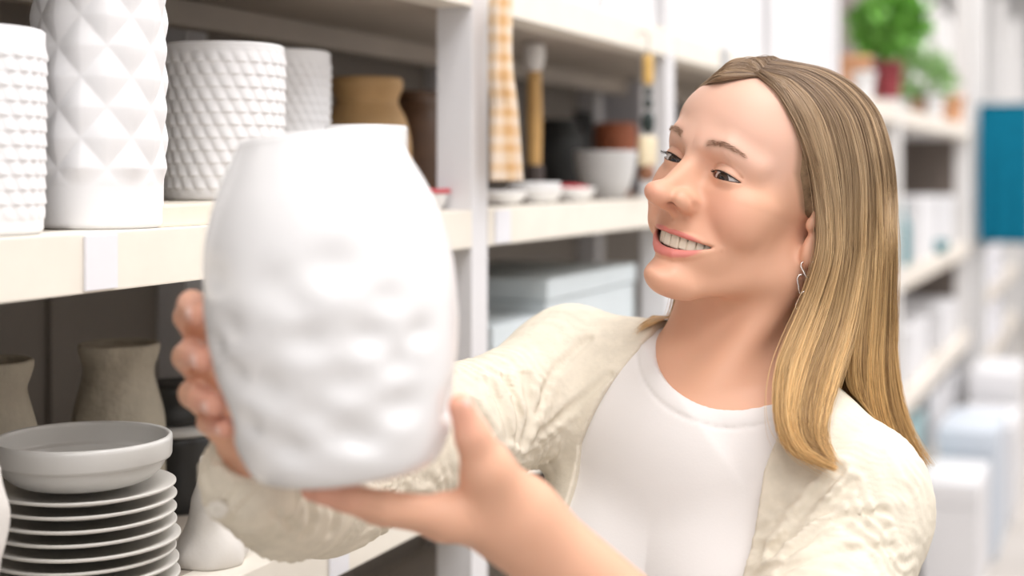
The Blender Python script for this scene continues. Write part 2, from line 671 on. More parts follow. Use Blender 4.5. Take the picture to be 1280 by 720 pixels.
def build_person():
    v, q = build_body()
    me = mesh_np('person', wl(v), q)
    vcol(me, head_col(v))
    person = link('person', me, SKIN, loc=PR)
    tag(person, 'smiling woman with long blonde hair in cream jacket lifting a white vase', 'person')
    # eyes look at the vase
    scl = mat('eyeball', rough=0.12, coat=0.5)
    nt = scl.node_tree
    tc = nt.nodes.new('ShaderNodeTexCoord')
    sp = nt.nodes.new('ShaderNodeSeparateXYZ')
    nt.links.new(tc.outputs['Object'], sp.inputs[0])
    mp = nt.nodes.new('ShaderNodeMath')
    mp.operation = 'DIVIDE'
    mp.inputs[1].default_value = ER / 1000
    nt.links.new(sp.outputs['Z'], mp.inputs[0])
    cr = nt.nodes.new('ShaderNodeValToRGB')
    el = cr.color_ramp.elements
    el[0].position, el[0].color = 0.0, (0.80, 0.74, 0.71, 1)
    el[1].position, el[1].color = 1.0, (0.004, 0.003, 0.003, 1)
    for po, co in ((0.855, (0.76, 0.70, 0.68, 1)), (0.872, (0.03, 0.018, 0.012, 1)), (0.90, (0.055, 0.028, 0.015, 1)), (0.968, (0.05, 0.022, 0.01, 1)), (0.978, (0.004, 0.003, 0.003, 1))):
        e = el.new(po)
        e.color = co
    nt.links.new(mp.outputs[0], cr.inputs[0])
    nt.links.new(cr.outputs[0], nt.nodes['Principled BSDF'].inputs['Base Color'])
    lash = mat('lash_dark', (0.012, 0.008, 0.006), rough=0.6)
    browm = mat('brow_hair', (0.32, 0.185, 0.11), rough=0.6)
    target = np.array([-0.09, 0.87, -0.02])
    for s in (-1, 1):
        c = h2c(EYE * [s, 1, 1])
        bm = bmesh.new()
        bmesh.ops.create_uvsphere(bm, u_segments=48, v_segments=32, radius=ER / 1000)
        m2 = bpy.data.meshes.new('eye')
        bm.to_mesh(m2)
        bm.free()
        o = link('eye', m2, scl, person, loc=Vector(wl(c)))
        g = Vector(cw(target) - cw(c)).normalized()
        o.rotation_mode = 'QUATERNION'
        o.rotation_quaternion = g.to_track_quat('Z', 'Y')
        # lashes along the lid edges
        mb = MB()

        def lidpt(x, fn, r, dz=0.0):
            zz = fn(x) + dz
            yy = EYE[1] - math.sqrt(max(r * r - (x - 31) ** 2 - (zz - 15) ** 2, 4.0))
            return np.array([x * s, yy, zz])
        X = np.linspace(18.6, 44.6, 26)
        up = np.array([lidpt(x, lid_u, 13.6, 0.1) for x in X])
        V, Q = tube(h2c(up), np.linspace(0.3, 0.7, 26) / 1000 * np.sin(np.linspace(0.25, 2.9, 26)) ** .5, 6)
        mb.add(wl(V), Q)
        lo = np.array([lidpt(x, lid_l, 13.4, -0.1) for x in X[3:]])
        V, Q = tube(h2c(lo), 0.00022, 5)
        mb.add(wl(V), Q)
        for k in range(46):
            x = rng.uniform(20, 43)
            a = lidpt(x, lid_u, 13.6, 0.1)
            L = 4.0 + 2.5 * (x - 20) / 25
            dr = np.array([s * (0.05 + 0.55 * (x - 31) / 14), -1.0, -0.25])
            pts = [a, a + dr * L * .5 + [0, 0, -0.2], a + dr * L * .85 + [0, 0, L * 0.2]]
            V, Q = tube(h2c(resample(pts, 5)), np.array([.17, .16, .12, .08, .02]) / 1000, 4)
            mb.add(wl(V), Q)
        mb.build('eyelashes', lash, person)
        mb = MB()
        X = 14 + 32 * rng.random(110)
        th = 3.0 * (1 - ((X - 11) / 38) ** 1.6) + 0.7
        Z = brow_z(X) + rng.uniform(-1, 1, 110) * th * 0.8
        lo_, hi_ = np.full(110, -112.0), np.full(110, -30.0)
        for it in range(14):        # walk onto the skin
            mid = (lo_ + hi_) / 2
            out = head_sdf(h2c(np.stack([X * s, mid, Z], -1)).astype(np.float32)) > 0
            lo_, hi_ = np.where(out, mid, lo_), np.where(out, hi_, mid)
        for x, y, z in zip(X, lo_, Z):
            a = np.array([x * s, y, z])
            L = 6.0
            up_ = 0.75 - 0.9 * (x - 11) / 36
            b = a + np.array([s * L * .75, L * .18 * (x / 30) ** 1.5, L * .45 * up_])
            V, Q = tube(h2c(np.array([a + [0, .3, 0], (a + b) / 2 + [0, -.4, 0], b])), np.array([.13, .12, .03]) / 1000, 3)
            mb.add(wl(V), Q)
        mb.build('eyebrow', browm, person)
    # upper teeth
    T = []
    w = [8.4, 6.6, 7.4, 6.8, 6.4]
    hgt = [11.6, 10.6, 11.0, 9.8, 8.8]
    for s in (-1, 1):
        X = 0.0
        arc = 0.0
        for wi, hi_ in zip(w, hgt):
            # place along the dental arch y = -95 + 0.026 x^2
            x = X
            st = 0.0
            while st < wi / 2:
                x += 0.05
                st += 0.05 * math.hypot(1, 0.042 * x)
            cx = x
            while st < wi:
                x += 0.05
                st += 0.05 * math.hypot(1, 0.042 * x)
            X = x
            T.append((s * cx, -95.2 + MY + 0.021 * cx * cx, wi, hi_, math.atan(0.042 * cx) * s))

    def teeth(p):
        d = np.full(len(p), 50.0, np.float32)
        for cx, cy, wi, hi_, an in T:
            ca, sa = math.cos(an), math.sin(an)
            qx, qy = p[:, 0] - cx, p[:, 1] - cy - 2.2
            lx, ly = ca * qx + sa * qy, -sa * qx + ca * qy
            top = -43.5 + MZ
            lz = p[:, 2] - (top - hi_ / 2 - 1.5)
            wz = (wi / 2 - 0.15) * (1 - 0.10 * np.clip(lz / hi_, -.5, .6))
            rr = 1.5
            a = np.stack([np.abs(lx) - wz + rr, np.abs(ly) - 2.2 + rr, np.abs(lz) - hi_ / 2 - 1.5 + rr], -1)
            e = np.sqrt((np.maximum(a, 0) ** 2).sum(-1)) + np.minimum(a.max(-1), 0) - rr
            d = np.minimum(d, e)
        return d
    tv, tq = sdf_mesh(teeth, (np.arange(-31, 31, .45), np.arange(-98, -50, .45), np.arange(-63, -38, .45)))
    link('teeth', mesh_np('teeth', wl(h2c(tv)), tq), mat('teeth', (0.78, 0.69, 0.55), rough=0.22, coat=0.3), person)
    return person


# ------------------------------------------------------------------ clothes
def shell(d, t):
    return np.maximum(d, -(d + t))


def tee_base(p):
    d = torso_core(p, 0.0095)
    return smin(d, cone(p, NECK1 + [0, 0, -.03], tor(0, 0, -.02), .062, .081), .04)


def neck_hole(p):
    t = t2(p)
    return ell(t, (.043, .022, .088), (.077, .092, .079))


def tee_sdf(p):
    d = tee_base(p)
    h = neck_hole(p)
    d = d - 0.0012 * np.clip(1 - np.abs(h - .007) / .009, 0, 1) ** .5 + 0.0012 * np.exp(-((h - .0155) / .0012) ** 2)
    t = t2(p)
    d = np.maximum(d, -h)
    return np.maximum(d, -t[:, 2] - .52)


def wrin(p, a, b, seed, pitch=.0125, amp=.0012):
    """rings of small creases across a sleeve from a to b"""
    a, b = np.asarray(a, np.float32), np.asarray(b, np.float32)
    ax = (b - a) / np.linalg.norm(b - a)
    q = p - a
    t = q @ ax
    x, y, z = p[:, 0], p[:, 1], p[:, 2]
    w = .014 * np.sin(31 * x + seed) + .013 * np.sin(43 * z - 27 * y + 2 * seed) + .006 * np.sin(90 * y + 70 * x + seed) + .004 * np.sin(130 * z - 95 * x + seed)
    s = np.sin((t + w) * 2 * math.pi / pitch) + .5 * np.sin((t * 1.0 - w * 1.7) * 2 * math.pi / (pitch * .63) + seed)
    m = .2 + .8 * np.clip(.45 + 1.1 * np.sin(24 * x + 37 * z + seed) * np.sin(29 * y - 18 * z + 1.3 * seed), 0, 1)
    return amp * s * m


K_R = cp(316, 598, .945)


def sleeves(p):
    up = chain(p, [LS + [0, 0, -.004], (LS + LE) / 2, LE], [.060, .055, .050], .02)
    el_ = LE + (LWR - LE) * .30
    up = smin(up, cone(p, LE, el_, .050, .047), .02)
    cutp = (p - (LE + (LWR - LE) * .34).astype(np.float32)) @ ((LWR - LE) / np.linalg.norm(LWR - LE)).astype(np.float32)
    up = np.maximum(up, cutp)
    up = up + wrin(p, LS, LE, 1.0, .0155, .0021)
    ar = chain(p, [RS + [0, 0, -.002], (RS + RE) / 2 + [0, 0, -.004], RE, (RE + K_R) / 2 + [0, 0, -.006], K_R], [.056, .053, .0455, .041, .0355], .025)
    ar = ar + wrin(p, RS, RE, 4.0, .0130, .0014)
    # the cuff hangs open where the hand comes out
    c = cp(319, 536, .92)
    q = (p - c.astype(np.float32)) / np.array([.0285, .09, .0315], np.float32)
    hole = (np.sqrt((q * q).sum(-1)) - 1) * .0285
    ar = smax(ar, -hole, .002)
    return up, ar, hole


def jacket_open(t):
    """>0 outside the open front, in torso coordinates"""
    s, n, u = t[:, 0], t[:, 1], t[:, 2]
    lo = np.interp(u, [-.6, -.12, -.02, .015, .06, .11], [-.075, -.088, -.080, -.064, -.042, -.032])
    hi = np.interp(u, [-.6, -.12, -.02, .03, .06, .11], [.085, .092, .094, .104, .095, .075])
    return np.where(n > -.005, np.maximum(lo - s, s - hi), .1).astype(np.float32)


CREASES = []


def jacket_sdf(p, creases=True):
    t = t2(p)
    d = torso_core(p, 0.0155)
    d = smin(d, cone(p, NECK1 + [0, 0, -.03], tor(0, -.01, -.02), .068, .086), .04)
    d = d + .0012 * np.sin(60 * t[:, 0] + 35 * t[:, 2]) * np.sin(48 * t[:, 2] - 33 * t[:, 0] + 1)
    up, ar, hole = sleeves(p)
    d = smin(smin(d, up, .022), ar, .022)
    if creases:
        for pts, dep, sg in CREASES:
            lo_, hi_ = pts.min(0) - .02, pts.max(0) + .02
            m = ((p > lo_) & (p < hi_)).all(1)
            if m.any():
                e = chain(p[m], pts.astype(np.float32), [0.0] * len(pts), 0)
                d[m] += (dep * np.exp(-(e / sg) ** 2) - .35 * dep * np.exp(-((e - 2.1 * sg) / sg) ** 2)).astype(np.float32)
    d = smax(d, -jacket_open(t), .0012)
    # edge facing folded back along the open front
    hole2 = ell(t, (.036, .015, .095), (.080, .095, .075))
    d = np.maximum(d, -hole2)
    d = np.maximum(d, -hole) if hole is not None else d
    return np.maximum(d, -t[:, 2] - .58)


def trouser_sdf(p):
    t = t2(p)
    d = ell(t, (0, -.01, -.58), (.172, .118, .13))
    for s in (-1, 1):
        d = smin(d, chain(p, [tor(.085 * s, -.005, -.62), tor(.085 * s, .005, -.92), tor(.085 * s, -.01, -1.24)], [.092, .068, .062], .03), .05)
    d = np.maximum(d, t[:, 2] + .50)
    return d


def shoe_sdf(p, s):
    t = t2(p)
    z0 = -CAMZ + .215
    d = ell(t, (.085 * s, .045, z0 + .035), (.042, .125, .042))
    d = smin(d, ell(t, (.085 * s, -.02, z0 + .07), (.042, .055, .065)), .03)
    return smax(d, z0 + .001 - t[:, 2], .004)


def on_cloth(px, py, d0=.9, d1=1.36):
    D = np.linspace(d0, d1, 900)
    P = np.stack([(px - PX) / F * D, D, (PY - py) / F * D], -1).astype(np.float32)
    w = np.nonzero(jacket_sdf(P, False) < 0)[0]
    return P[w[0]].astype(float) if len(w) else None


for pl, dep, sg in (([(1048, 590), (1012, 632), (968, 690)], .0060, .0042), ([(1066, 600), (1034, 634), (990, 672)], .0042, .0036), ([(1105, 640), (1040, 652), (985, 694)], .0026, .0034),
                    ([(1115, 684), (1045, 692), (975, 716)], .0024, .0036), ([(656, 470), (662, 520), (652, 556)], .0050, .0042), ([(630, 475), (648, 520), (645, 552)], .0045, .0038),
                    ([(610, 478), (630, 520), (636, 548)], .0040, .0036), ([(592, 505), (612, 538)], .0035, .0034), ([(735, 425), (692, 465), (670, 518)], .0030, .0036), ([(762, 470), (702, 520), (672, 546)], .0028, .0032),
                    ([(384, 612), (390, 645), (380, 668)], .0048, .0036), ([(410, 612), (420, 640), (414, 664)], .0045, .0036), ([(452, 612), (470, 630), (478, 642)], .0036, .0034), ([(345, 640), (358, 652), (368, 662)], .003, .003),
                    ([(548, 505), (570, 540), (580, 575)], .0030, .0036)):
    pt = [on_cloth(*q) for q in pl]
    pt = [q for q in pt if q is not None]
    if len(pt) > 1:
        CREASES.append((resample(np.array(pt), 9), dep, sg))


def grid(lo, hi, h):
    return tuple(np.arange(a, b, h) for a, b in zip(lo, hi))


def dress(person):
    jm = mat('cream_linen', (0.80, 0.735, 0.61), rough=0.85, spec=0.25, noise=.10, nscale=70, bump=.35, bscale=260, bdist=.0012)
    tm = mat('white_jersey', (0.84, 0.815, 0.80), rough=0.85, spec=0.2, bump=.12, bscale=500, bdist=.0006)
    pm = mat('beige_trousers', (0.55, 0.49, 0.40), rough=0.85, spec=0.2, bump=.15, bscale=300)
    sm = mat('white_leather', (0.75, 0.73, 0.70), rough=0.5)
    v, q = sdf_mesh(jacket_sdf, (np.arange(-.25, .36, .0019), np.arange(.86, 1.48, .0019), np.concatenate([np.arange(-.82, -.34, .006), np.arange(-.34, -.09, .0019)])))
    tag(link('jacket', mesh_np('jacket', wl(v), q), jm, person), 'cream crinkled linen jacket worn open')
    v, q = sdf_mesh(tee_sdf, (np.arange(-.02, .36, .0022), np.arange(1.05, 1.42, .0022), np.concatenate([np.arange(-.76, -.34, .006), np.arange(-.34, -.06, .0022)])))
    tag(link('tee_shirt', mesh_np('tee_shirt', wl(v), q), tm, person), 'plain white round-neck tee shirt')
    v, q = sdf_mesh(trouser_sdf, grid((-.05, 1.0, -1.53), (.42, 1.48, -.68), .008))
    link('trousers', mesh_np('trousers', wl(v), q), pm, person)
    for s in (-1, 1):
        c = tor(.085 * s, .04, -1.30 + .05)
        v, q = sdf_mesh(lambda p: shoe_sdf(p, s), grid(c + [-.16, -.16, -.09], c + [.16, .16, .12], .006))
        link('shoe', mesh_np('shoe', wl(v), q), sm, person)
    nail = mat('nail', (.86, .56, .48), rough=.35, spec=.4)
    axis = cp(416, 386, .868)
    for pts, rd, n_ in [(f, r_, None) for f, r_ in zip(R_FING, R_RAD)] + [(L_TH, [0, 0, .0100, .0072], np.array([.75, -.66, .1]))]:
        a, b = pts[-2], pts[-1]
        t_ = (b - a) / np.linalg.norm(b - a)
        if n_ is None:
            n_ = b - axis
            n_[2] *= .2
            n_ = n_ / np.linalg.norm(n_) + np.array([0, -.55, 0])
        n_ = n_ - t_ * (n_ @ t_)
        n_ /= np.linalg.norm(n_)
        w_ = np.cross(t_, n_)
        ctr = b - t_ * .001 + n_ * (rd[-1] - .0009)
        th, ph = np.meshgrid(np.linspace(0, math.pi, 11), np.arange(20) * math.pi / 10, indexing='ij')
        sx, sy, sz = np.sin(th) * np.cos(ph), np.sin(th) * np.sin(ph), np.cos(th)
        k_ = rd[-1] / .0075
        V = ctr + k_ * (.0062 * sx[..., None] * t_ + .0050 * sy[..., None] * w_ + (.0013 * sz - .0016 * sy ** 2)[..., None] * n_)
        Q = [(i * 20 + j, i * 20 + (j + 1) % 20, (i + 1) * 20 + (j + 1) % 20, (i + 1) * 20 + j) for i in range(10) for j in range(20)]
        MB().add(wl(V.reshape(-1, 3)), Q).build('fingernail', nail, person)
    # button and buttonhole on the cuff
    mb = MB()
    for c_, r_ in ((cp(272, 637, .912), .0075),):
        a = np.arange(20) * 2 * math.pi / 20
        ring = lambda k, dy: np.stack([c_[0] + k * r_ * np.cos(a), np.full(20, c_[1] + dy), c_[2] + k * r_ * .8 * np.sin(a)], -1)
        V = np.concatenate([ring(.1, -.0015), ring(.8, -.0020), ring(1, -.0008), ring(1, .0012), ring(.1, .0012)])
        Q = [(i * 20 + j, i * 20 + (j + 1) % 20, (i + 1) * 20 + (j + 1) % 20, (i + 1) * 20 + j) for i in range(4) for j in range(20)]
        mb.add(wl(V), Q)
    mb.build('cuff_button', mat('button_horn', (.70, .66, .58), rough=.35), person)
    # drop earring: small open wire links below the near earlobe
    mb = MB()
    base = h2c((71.5, 2, -29))
    for i, (dx, dz, r_) in enumerate(((0, -.006, .0065), (-.003, -.019, .0078), (.004, -.024, .0070), (-.003, -.034, .0078))):
        c_ = base + np.array([dx, -.002, dz])
        a = np.linspace(0, 2 * math.pi, 18)
        rr = r_ * (1 + .18 * np.sin(3 * a + i))
        V, Q = tube(np.stack([c_[0] + rr * np.cos(a) * .85, c_[1] + .002 * np.sin(a + i), c_[2] + rr * np.sin(a)], -1), .00075, 6, False)
        mb.add(wl(V), Q)
    tag(mb.build('earring', mat('silver_wire', (.75, .73, .70), rough=.25, metal=1.0), person), 'silver wire drop earring')


# ------------------------------------------------------------------ hair
def on_shell(px, py, off):
    D = np.linspace(1.05, 1.36, 1600)
    P = np.stack([(px - PX) / F * D, D, (PY - py) / F * D], -1).astype(np.float32)
    v = head_sdf(P) * 1000 - off
    w = np.nonzero(v < 0)[0]
    i = w[0] if len(w) else int(np.argmin(v))
    return P[i].astype(float)


def hairline(z):
    return np.interp(z, [-12, 10, 35, 69, 92, 104, 130], [-1, -11, -33, -45, -55, -58, -60])


def hair_guides():
    px = [
        ([(948, 93, 1.5), (972, 113, 2), (990, 143, 3), (1007, 182, 4), (1019, 230, 6), (1026, 285, 10), (1024, 325, 13)], [(1008, 380, 1.160), (979, 450, 1.130), (973, 512, 1.100), (988, 562, 1.086), (1045, 587, 1.080)]),
        ([(949, 91, 2.5), (982, 106, 4), (1009, 141, 7), (1025, 190, 10), (1034, 240, 12), (1038, 290, 14), (1035, 330, 15)], [(1016, 390, 1.162), (995, 455, 1.130), (985, 515, 1.100), (1000, 560, 1.086), (1046, 586, 1.080)]),
        ([(951, 88, 3.5), (996, 101, 6), (1030, 138, 10), (1046, 190, 13), (1052, 240, 14), (1052, 290, 16), (1048, 330, 17)], [(1035, 395, 1.168), (1012, 460, 1.136), (999, 520, 1.104), (1010, 558, 1.09), (1043, 582, 1.080)]),
        ([(956, 84, 5), (1010, 97, 8), (1052, 136, 13), (1070, 190, 15), (1074, 240, 16), (1073, 290, 17), (1070, 330, 18)], [(1056, 400, 1.178), (1038, 460, 1.146), (1024, 515, 1.106), (1023, 550, 1.092), (1039, 578, 1.084)]),
        ([(961, 80, 6.5), (1024, 94, 11), (1070, 134, 15), (1088, 190, 16), (1093, 240, 17), (1093, 290, 18), (1091, 330, 19)], [(1085, 400, 1.205), (1080, 460, 1.205), (1083, 505, 1.21), (1095, 550, 1.215), (1108, 590, 1.215)]),
        ([(966, 77, 8), (1034, 92, 13), (1083, 133, 16), (1102, 190, 17), (1107, 240, 18), (1107, 290, 19), (1106, 330, 20)], [(1102, 400, 1.225), (1099, 460, 1.225), (1105, 508, 1.225), (1120, 548, 1.225), (1138, 588, 1.22)]),
        ([(971, 75, 9), (1042, 92, 14.5), (1092, 134, 17), (1111, 190, 19), (1116, 240, 20), (1117, 290, 21), (1117, 330, 22)], [(1117, 400, 1.245), (1118, 455, 1.245), (1126, 505, 1.24), (1142, 548, 1.235), (1166, 582, 1.225)])]
    G = []
    for a, b in px:
        G.append([on_shell(*q) for q in a] + [cp(*q) for q in b])

    def loc(pts, hang):
        P = [h2c(q) for q in pts]
        e = P[-1]
        return P + [e + np.array(q) for q in hang]
    H = [(.002, .004, -.04), (.003, .006, -.09), (.004, .006, -.14), (.006, .005, -.19), (.010, .004, -.23)]
    G.append(loc([(10, 58, 118), (30, 88, 106), (44, 108, 80), (50, 114, 50), (48, 114, 20), (44, 112, -5), (40, 108, -25)], H))
    G.append(loc([(8, 62, 117), (0, 98, 101), (-8, 116, 75), (-10, 120, 45), (-10, 119, 15), (-10, 116, -8), (-10, 112, -28)], H))
    G.append(loc([(7, 38, 123), (-12, 50, 128), (-36, 78, 110), (-58, 96, 76), (-62, 104, 45), (-62, 104, 15), (-58, 98, -25)], H))
    G.append(loc([(9, 8, 126), (-12, 16, 133), (-42, 36, 119), (-72, 56, 82), (-81, 62, 45), (-82, 62, 15), (-78, 56, -25)], H))
    G.append(loc([(10, -24, 121), (-11, -20, 131), (-38, -8, 119), (-69, 14, 84), (-81, 24, 45), (-82, 26, 15), (-76, 24, -25)], H))
    G.append([on_shell(950, 92, 2), on_shell(934, 75, 9), on_shell(908, 82, 8)] + [h2c(q) for q in ((-56, -38, 88), (-72, -16, 62), (-81, 4, 28), (-79, 14, -20))] + [cp(846, 395, 1.29), cp(840, 422, 1.285), cp(834, 446, 1.28), cp(830, 470, 1.28), cp(830, 490, 1.28)])
    far = [on_shell(950, 95, 1.5), on_shell(918, 96, 4), on_shell(890, 101, 4)]
    G.append(far + [h2c(q) for q in ((-60, -46, 74), (-74, -20, 40), (-80, 4, 6), (-76, 10, -25))] + [cp(844, 395, 1.275), cp(836, 422, 1.27), cp(829, 446, 1.262), cp(826, 470, 1.26), cp(826, 490, 1.26)])
    return [resample(g, 26) for g in G]


def build_hair(person):
    # close-lying hair on the scalp
    def cap(p):
        q = c2h(p)
        d = head_sdf(p) - (.0026 * smst((q[:, 1] - hairline(q[:, 2])) / 16) - .0003).astype(np.float32)
        sk = ell(q, (0, 12, 50), (74, 93, 79)) / 1000
        d = np.maximum(np.minimum(d, .05), sk - .010)
        hl = (hairline(q[:, 2]) - q[:, 1]).astype(np.float32) * .8 / 1000
        low = np.maximum(4 - q[:, 2], -(q[:, 1] - 34) * 1.0) / 1000
        low = np.minimum(low, (30 - q[:, 1]) / 1000) if False else np.maximum((-70 - q[:, 2]) / 1000, np.minimum((4 - q[:, 2]) / 1000, (36 - q[:, 1]) / 1000))
        d = smax(d, hl, .004)
        return smax(d, low, .006)
    c = h2c((0, 15, 45))
    v, q = sdf_mesh(cap, grid(c - .135, c + .135, .0024))
    capm = mat('hair_roots', (0.29, 0.19, 0.11), rough=.6, spec=.25, noise=.35, nscale=160, bump=.6, bscale=300)
    hair = link('hair', mesh_np('hair', wl(v), q), capm, person)
    tag(hair, 'long straight blonde hair with a centre parting')
    G = np.array(hair_guides())                  # (13, 26, 3)
    ng = len(G)
    rg = np.random.default_rng(3)
    wts = np.array([1.25, 1.2, 1.1, 1.1, 1.1, 1.0, .5, .5, .5, .5, .6, .9, 1.1])
    lockp = []
    for i in range(ng - 1):
        n = int(16 * wts[i])
        lockp += list(i + (np.arange(n) + rg.uniform(0, 1, n)) / n)
    lockp = np.array(lockp)
    S = 26
    per = 95
    N = len(lockp) * per
    lk = np.repeat(np.arange(len(lockp)), per)
    spread = rg.normal(0, .05, N)
    u = np.clip(lockp[lk] + spread, 0, ng - 1.001)
    i0 = u.astype(int)
    f = (u - i0)[:, None, None]
    f = f * f * (3 - 2 * f) * .4 + f * .6
    # the lengths part into a front lock and a back lock over the shoulder
    sn = np.where(f < .5, f * .25, 1 - (1 - f) * .25)
    wsn = (np.clip((np.linspace(0, 1, 26) - .62) / .2, 0, 1) ** 1.5)[None, :, None] * (i0 == 3)[:, None, None]
    f = f * (1 - wsn) + sn * wsn
    P = G[i0] * (1 - f) + G[np.minimum(i0 + 1, ng - 1)] * f
    t = np.linspace(0, 1, S)
    # depth layering: push inwards towards the head's middle, more in the lengths
    ctr = h2c((0, 15, 40))
    dirv = P - np.array([ctr[0], ctr[1], 0])
    dirv[..., 2] = np.where(t < .45, P[..., 2] - ctr[2], 0) * .8
    dirv /= np.linalg.norm(dirv, axis=-1, keepdims=True)
    lay = rg.beta(1.2, 1.2, N) - .75
    lay_l = (rg.random(len(lockp)) - .5)[lk]
    amt = np.interp(t, [0, .12, .4, 1], [.001, .004, .007, .010])
    P = P + dirv * (lay[:, None] * amt + lay_l[:, None] * np.interp(t, [0, .15, .5, 1], [.0004, .0014, .003, .004]))[..., None]
    # small stray waves shared per lock, and strand jitter
    ph = rg.uniform(0, 6.28, len(lockp))[lk]
    w = (np.sin(t * 7 + ph[:, None]) * np.interp(t, [0, .3, 1], [0, .0008, .0026]))
    end = np.where(u < 3.5, 1.0, .35)[:, None] * np.clip((t - .72) / .28, 0, 1)[None]
    P[..., 0] += w * (1 - .7 * end)
    P += rg.normal(0, 1, (N, 1, 3)) * np.interp(t, [0, .3, .8, 1], [.0004, .0008, .0014, .0012])[None, :, None]
    edge = (u < .35)[:, None, None] * np.interp(t, [0, .05, .2, .4, 1], [1, 1, .5, 0, 0])[None, :, None]
    P += edge * rg.normal(0, .0016, (N, 1, 3))
    fly = rg.random(N) < .03
    P[fly] += (rg.normal(0, 1, (fly.sum(), 1, 3)) * np.interp(t, [0, .3, 1], [.0004, .002, .005])[None, :, None])
    # keep clear of skin and cloth
    for it in range(2):
        flat = P.reshape(-1, 3).astype(np.float32)
        # skin
        for fn, mg in ((head_sdf, .0015), (hair_block, .003)):
            d = fn(flat)
            m = d < mg
            if m.any():
                e = 1.0e-3
                gq = np.stack([fn(flat[m] + np.array(a, np.float32) * e) - d[m] for a in ((1, 0, 0), (0, 1, 0), (0, 0, 1))], -1)
                gq /= np.linalg.norm(gq, axis=-1, keepdims=True) + 1e-9
                flat[m] += gq * (mg - d[m])[:, None]
        P = flat.reshape(N, S, 3).astype(float)
    # trimmed ends
    cut = 1 - rg.random(N) ** 1.6 * .17
    tt = t[None] * cut[:, None] * (S - 1)
    k0 = np.clip(tt.astype(int), 0, S - 2)
    ff = (tt - k0)[..., None]
    ar_ = np.arange(N)[:, None]
    P = P[ar_, k0] * (1 - ff) + P[ar_, k0 + 1] * ff
    cu = bpy.data.hair_curves.new('strands')
    cu.add_curves([S] * N)
    cu.attributes['position'].data.foreach_set('vector', wl(P.reshape(-1, 3)).astype(np.float32).ravel())
    rad = cu.attributes.get('radius') or cu.attributes.new('radius', 'FLOAT', 'POINT')
    rr = np.tile(np.interp(t, [0, .1, .85, 1], [.00010, .00015, .00014, .00004]), N).astype(np.float32)
    rad.data.foreach_set('value', rr)
    hm = bpy.data.materials.new('blonde_hair')
    hm.use_nodes = True
    nt = hm.node_tree
    b = nt.nodes['Principled BSDF']
    b.inputs['Roughness'].default_value = .42
    b.inputs['Specular IOR Level'].default_value = .55
    hi = nt.nodes.new('ShaderNodeHairInfo')
    rp = nt.nodes.new('ShaderNodeValToRGB')     # root -> tip
    el_ = rp.color_ramp.elements
    el_[0].position, el_[0].color = 0.0, (0.30, 0.205, 0.130, 1)
    el_[1].position, el_[1].color = 1.0, (0.74, 0.49, 0.215, 1)
    for po, co in ((.10, (.42, .30, .20, 1)), (.35, (.56, .42, .27, 1)), (.6, (.68, .48, .25, 1)), (.85, (.73, .49, .22, 1))):
        e = el_.new(po)
        e.color = co
    nt.links.new(hi.outputs['Intercept'], rp.inputs[0])
    at = nt.nodes.new('ShaderNodeAttribute')
    at.attribute_name = 'tone'
    mx = nt.nodes.new('ShaderNodeMix')
    mx.data_type = 'RGBA'
    mx.blend_type = 'MULTIPLY'
    mx.inputs[0].default_value = 1
    tr = nt.nodes.new('ShaderNodeValToRGB')
    te = tr.color_ramp.elements
    te[0].position, te[0].color = .15, (.38, .31, .25, 1)
    te[1].position, te[1].color = .85, (1.34, 1.32, 1.24, 1)
    nt.links.new(at.outputs['Fac'], tr.inputs[0])
    nt.links.new(rp.outputs[0], mx.inputs[6])
    nt.links.new(tr.outputs[0], mx.inputs[7])
    nt.links.new(mx.outputs[2], b.inputs['Base Color'])
    tone = cu.attributes.new('tone', 'FLOAT', 'CURVE')
    big = rg.random(400)
    tl = big[(u * 7 + rg.normal(0, .12, N)).astype(int) % 400] * .55 + rg.beta(1, 1, len(lockp))[lk] * .25 + rg.random(N) * .20
    tone.data.foreach_set('value', tl.astype(np.float32))
    cu.materials.append(hm)
    o = bpy.data.objects.new('hair_strands', cu)
    COL.objects.link(o)
    o.parent = hair
    return hair


def hair_block(p):
    """what the lengths of hair rest on: neck, jacket"""
    d = np.full(len(p), .05, np.float32)
    m = p[:, 2] < -.07
    if m.any():
        q = p[m]
        dd = torso_core(q, .016)
        dd = np.minimum(dd, cone(q, LS + [0, 0, -.004], LE, .063, .056))
        dd = np.minimum(dd, cone(q, NECK1 + [0, 0, -.03], tor(0, -.01, -.02), .070, .088))
        dd = np.minimum(dd, cone(q, NECK0, NECK1, .053, .056))
        d[m] = dd
    return d


# ------------------------------------------------------------------ things on the shelves
def at(px, py, x):
    """world point on the plane world-x = x seen at (px, py)"""
    X = (px - PX) / F
    D = x / (CY * X - SY)
    return np.array([x, D * (SY * X + CY), CAMZ + (PY - py) / F * D]), D


def lathe(prof, n=64, disp=None, closed=False):
    """profile [(r, z), ...] turned round Z; disp(theta, z, r, k) adds to the radius"""
    prof = np.asarray(prof, float)
    a = np.arange(n) * 2 * math.pi / n
    V = []
    for k, (r, z) in enumerate(prof):
        rr = np.full(n, r)
        if disp is not None and r > 1e-4:
            rr = rr + disp(a, z, r, k)
        V.append(np.stack([rr * np.cos(a), rr * np.sin(a), np.full(n, z)], -1))
    V = np.concatenate(V)
    m = len(prof)
    Q = [(i * n + j, i * n + (j + 1) % n, (i + 1) * n + (j + 1) % n, (i + 1) * n + j) for i in range(m - 1) for j in range(n)]
    return V, Q


def smooth_prof(pts, n=60):
    return resample(np.asarray(pts, float), n)


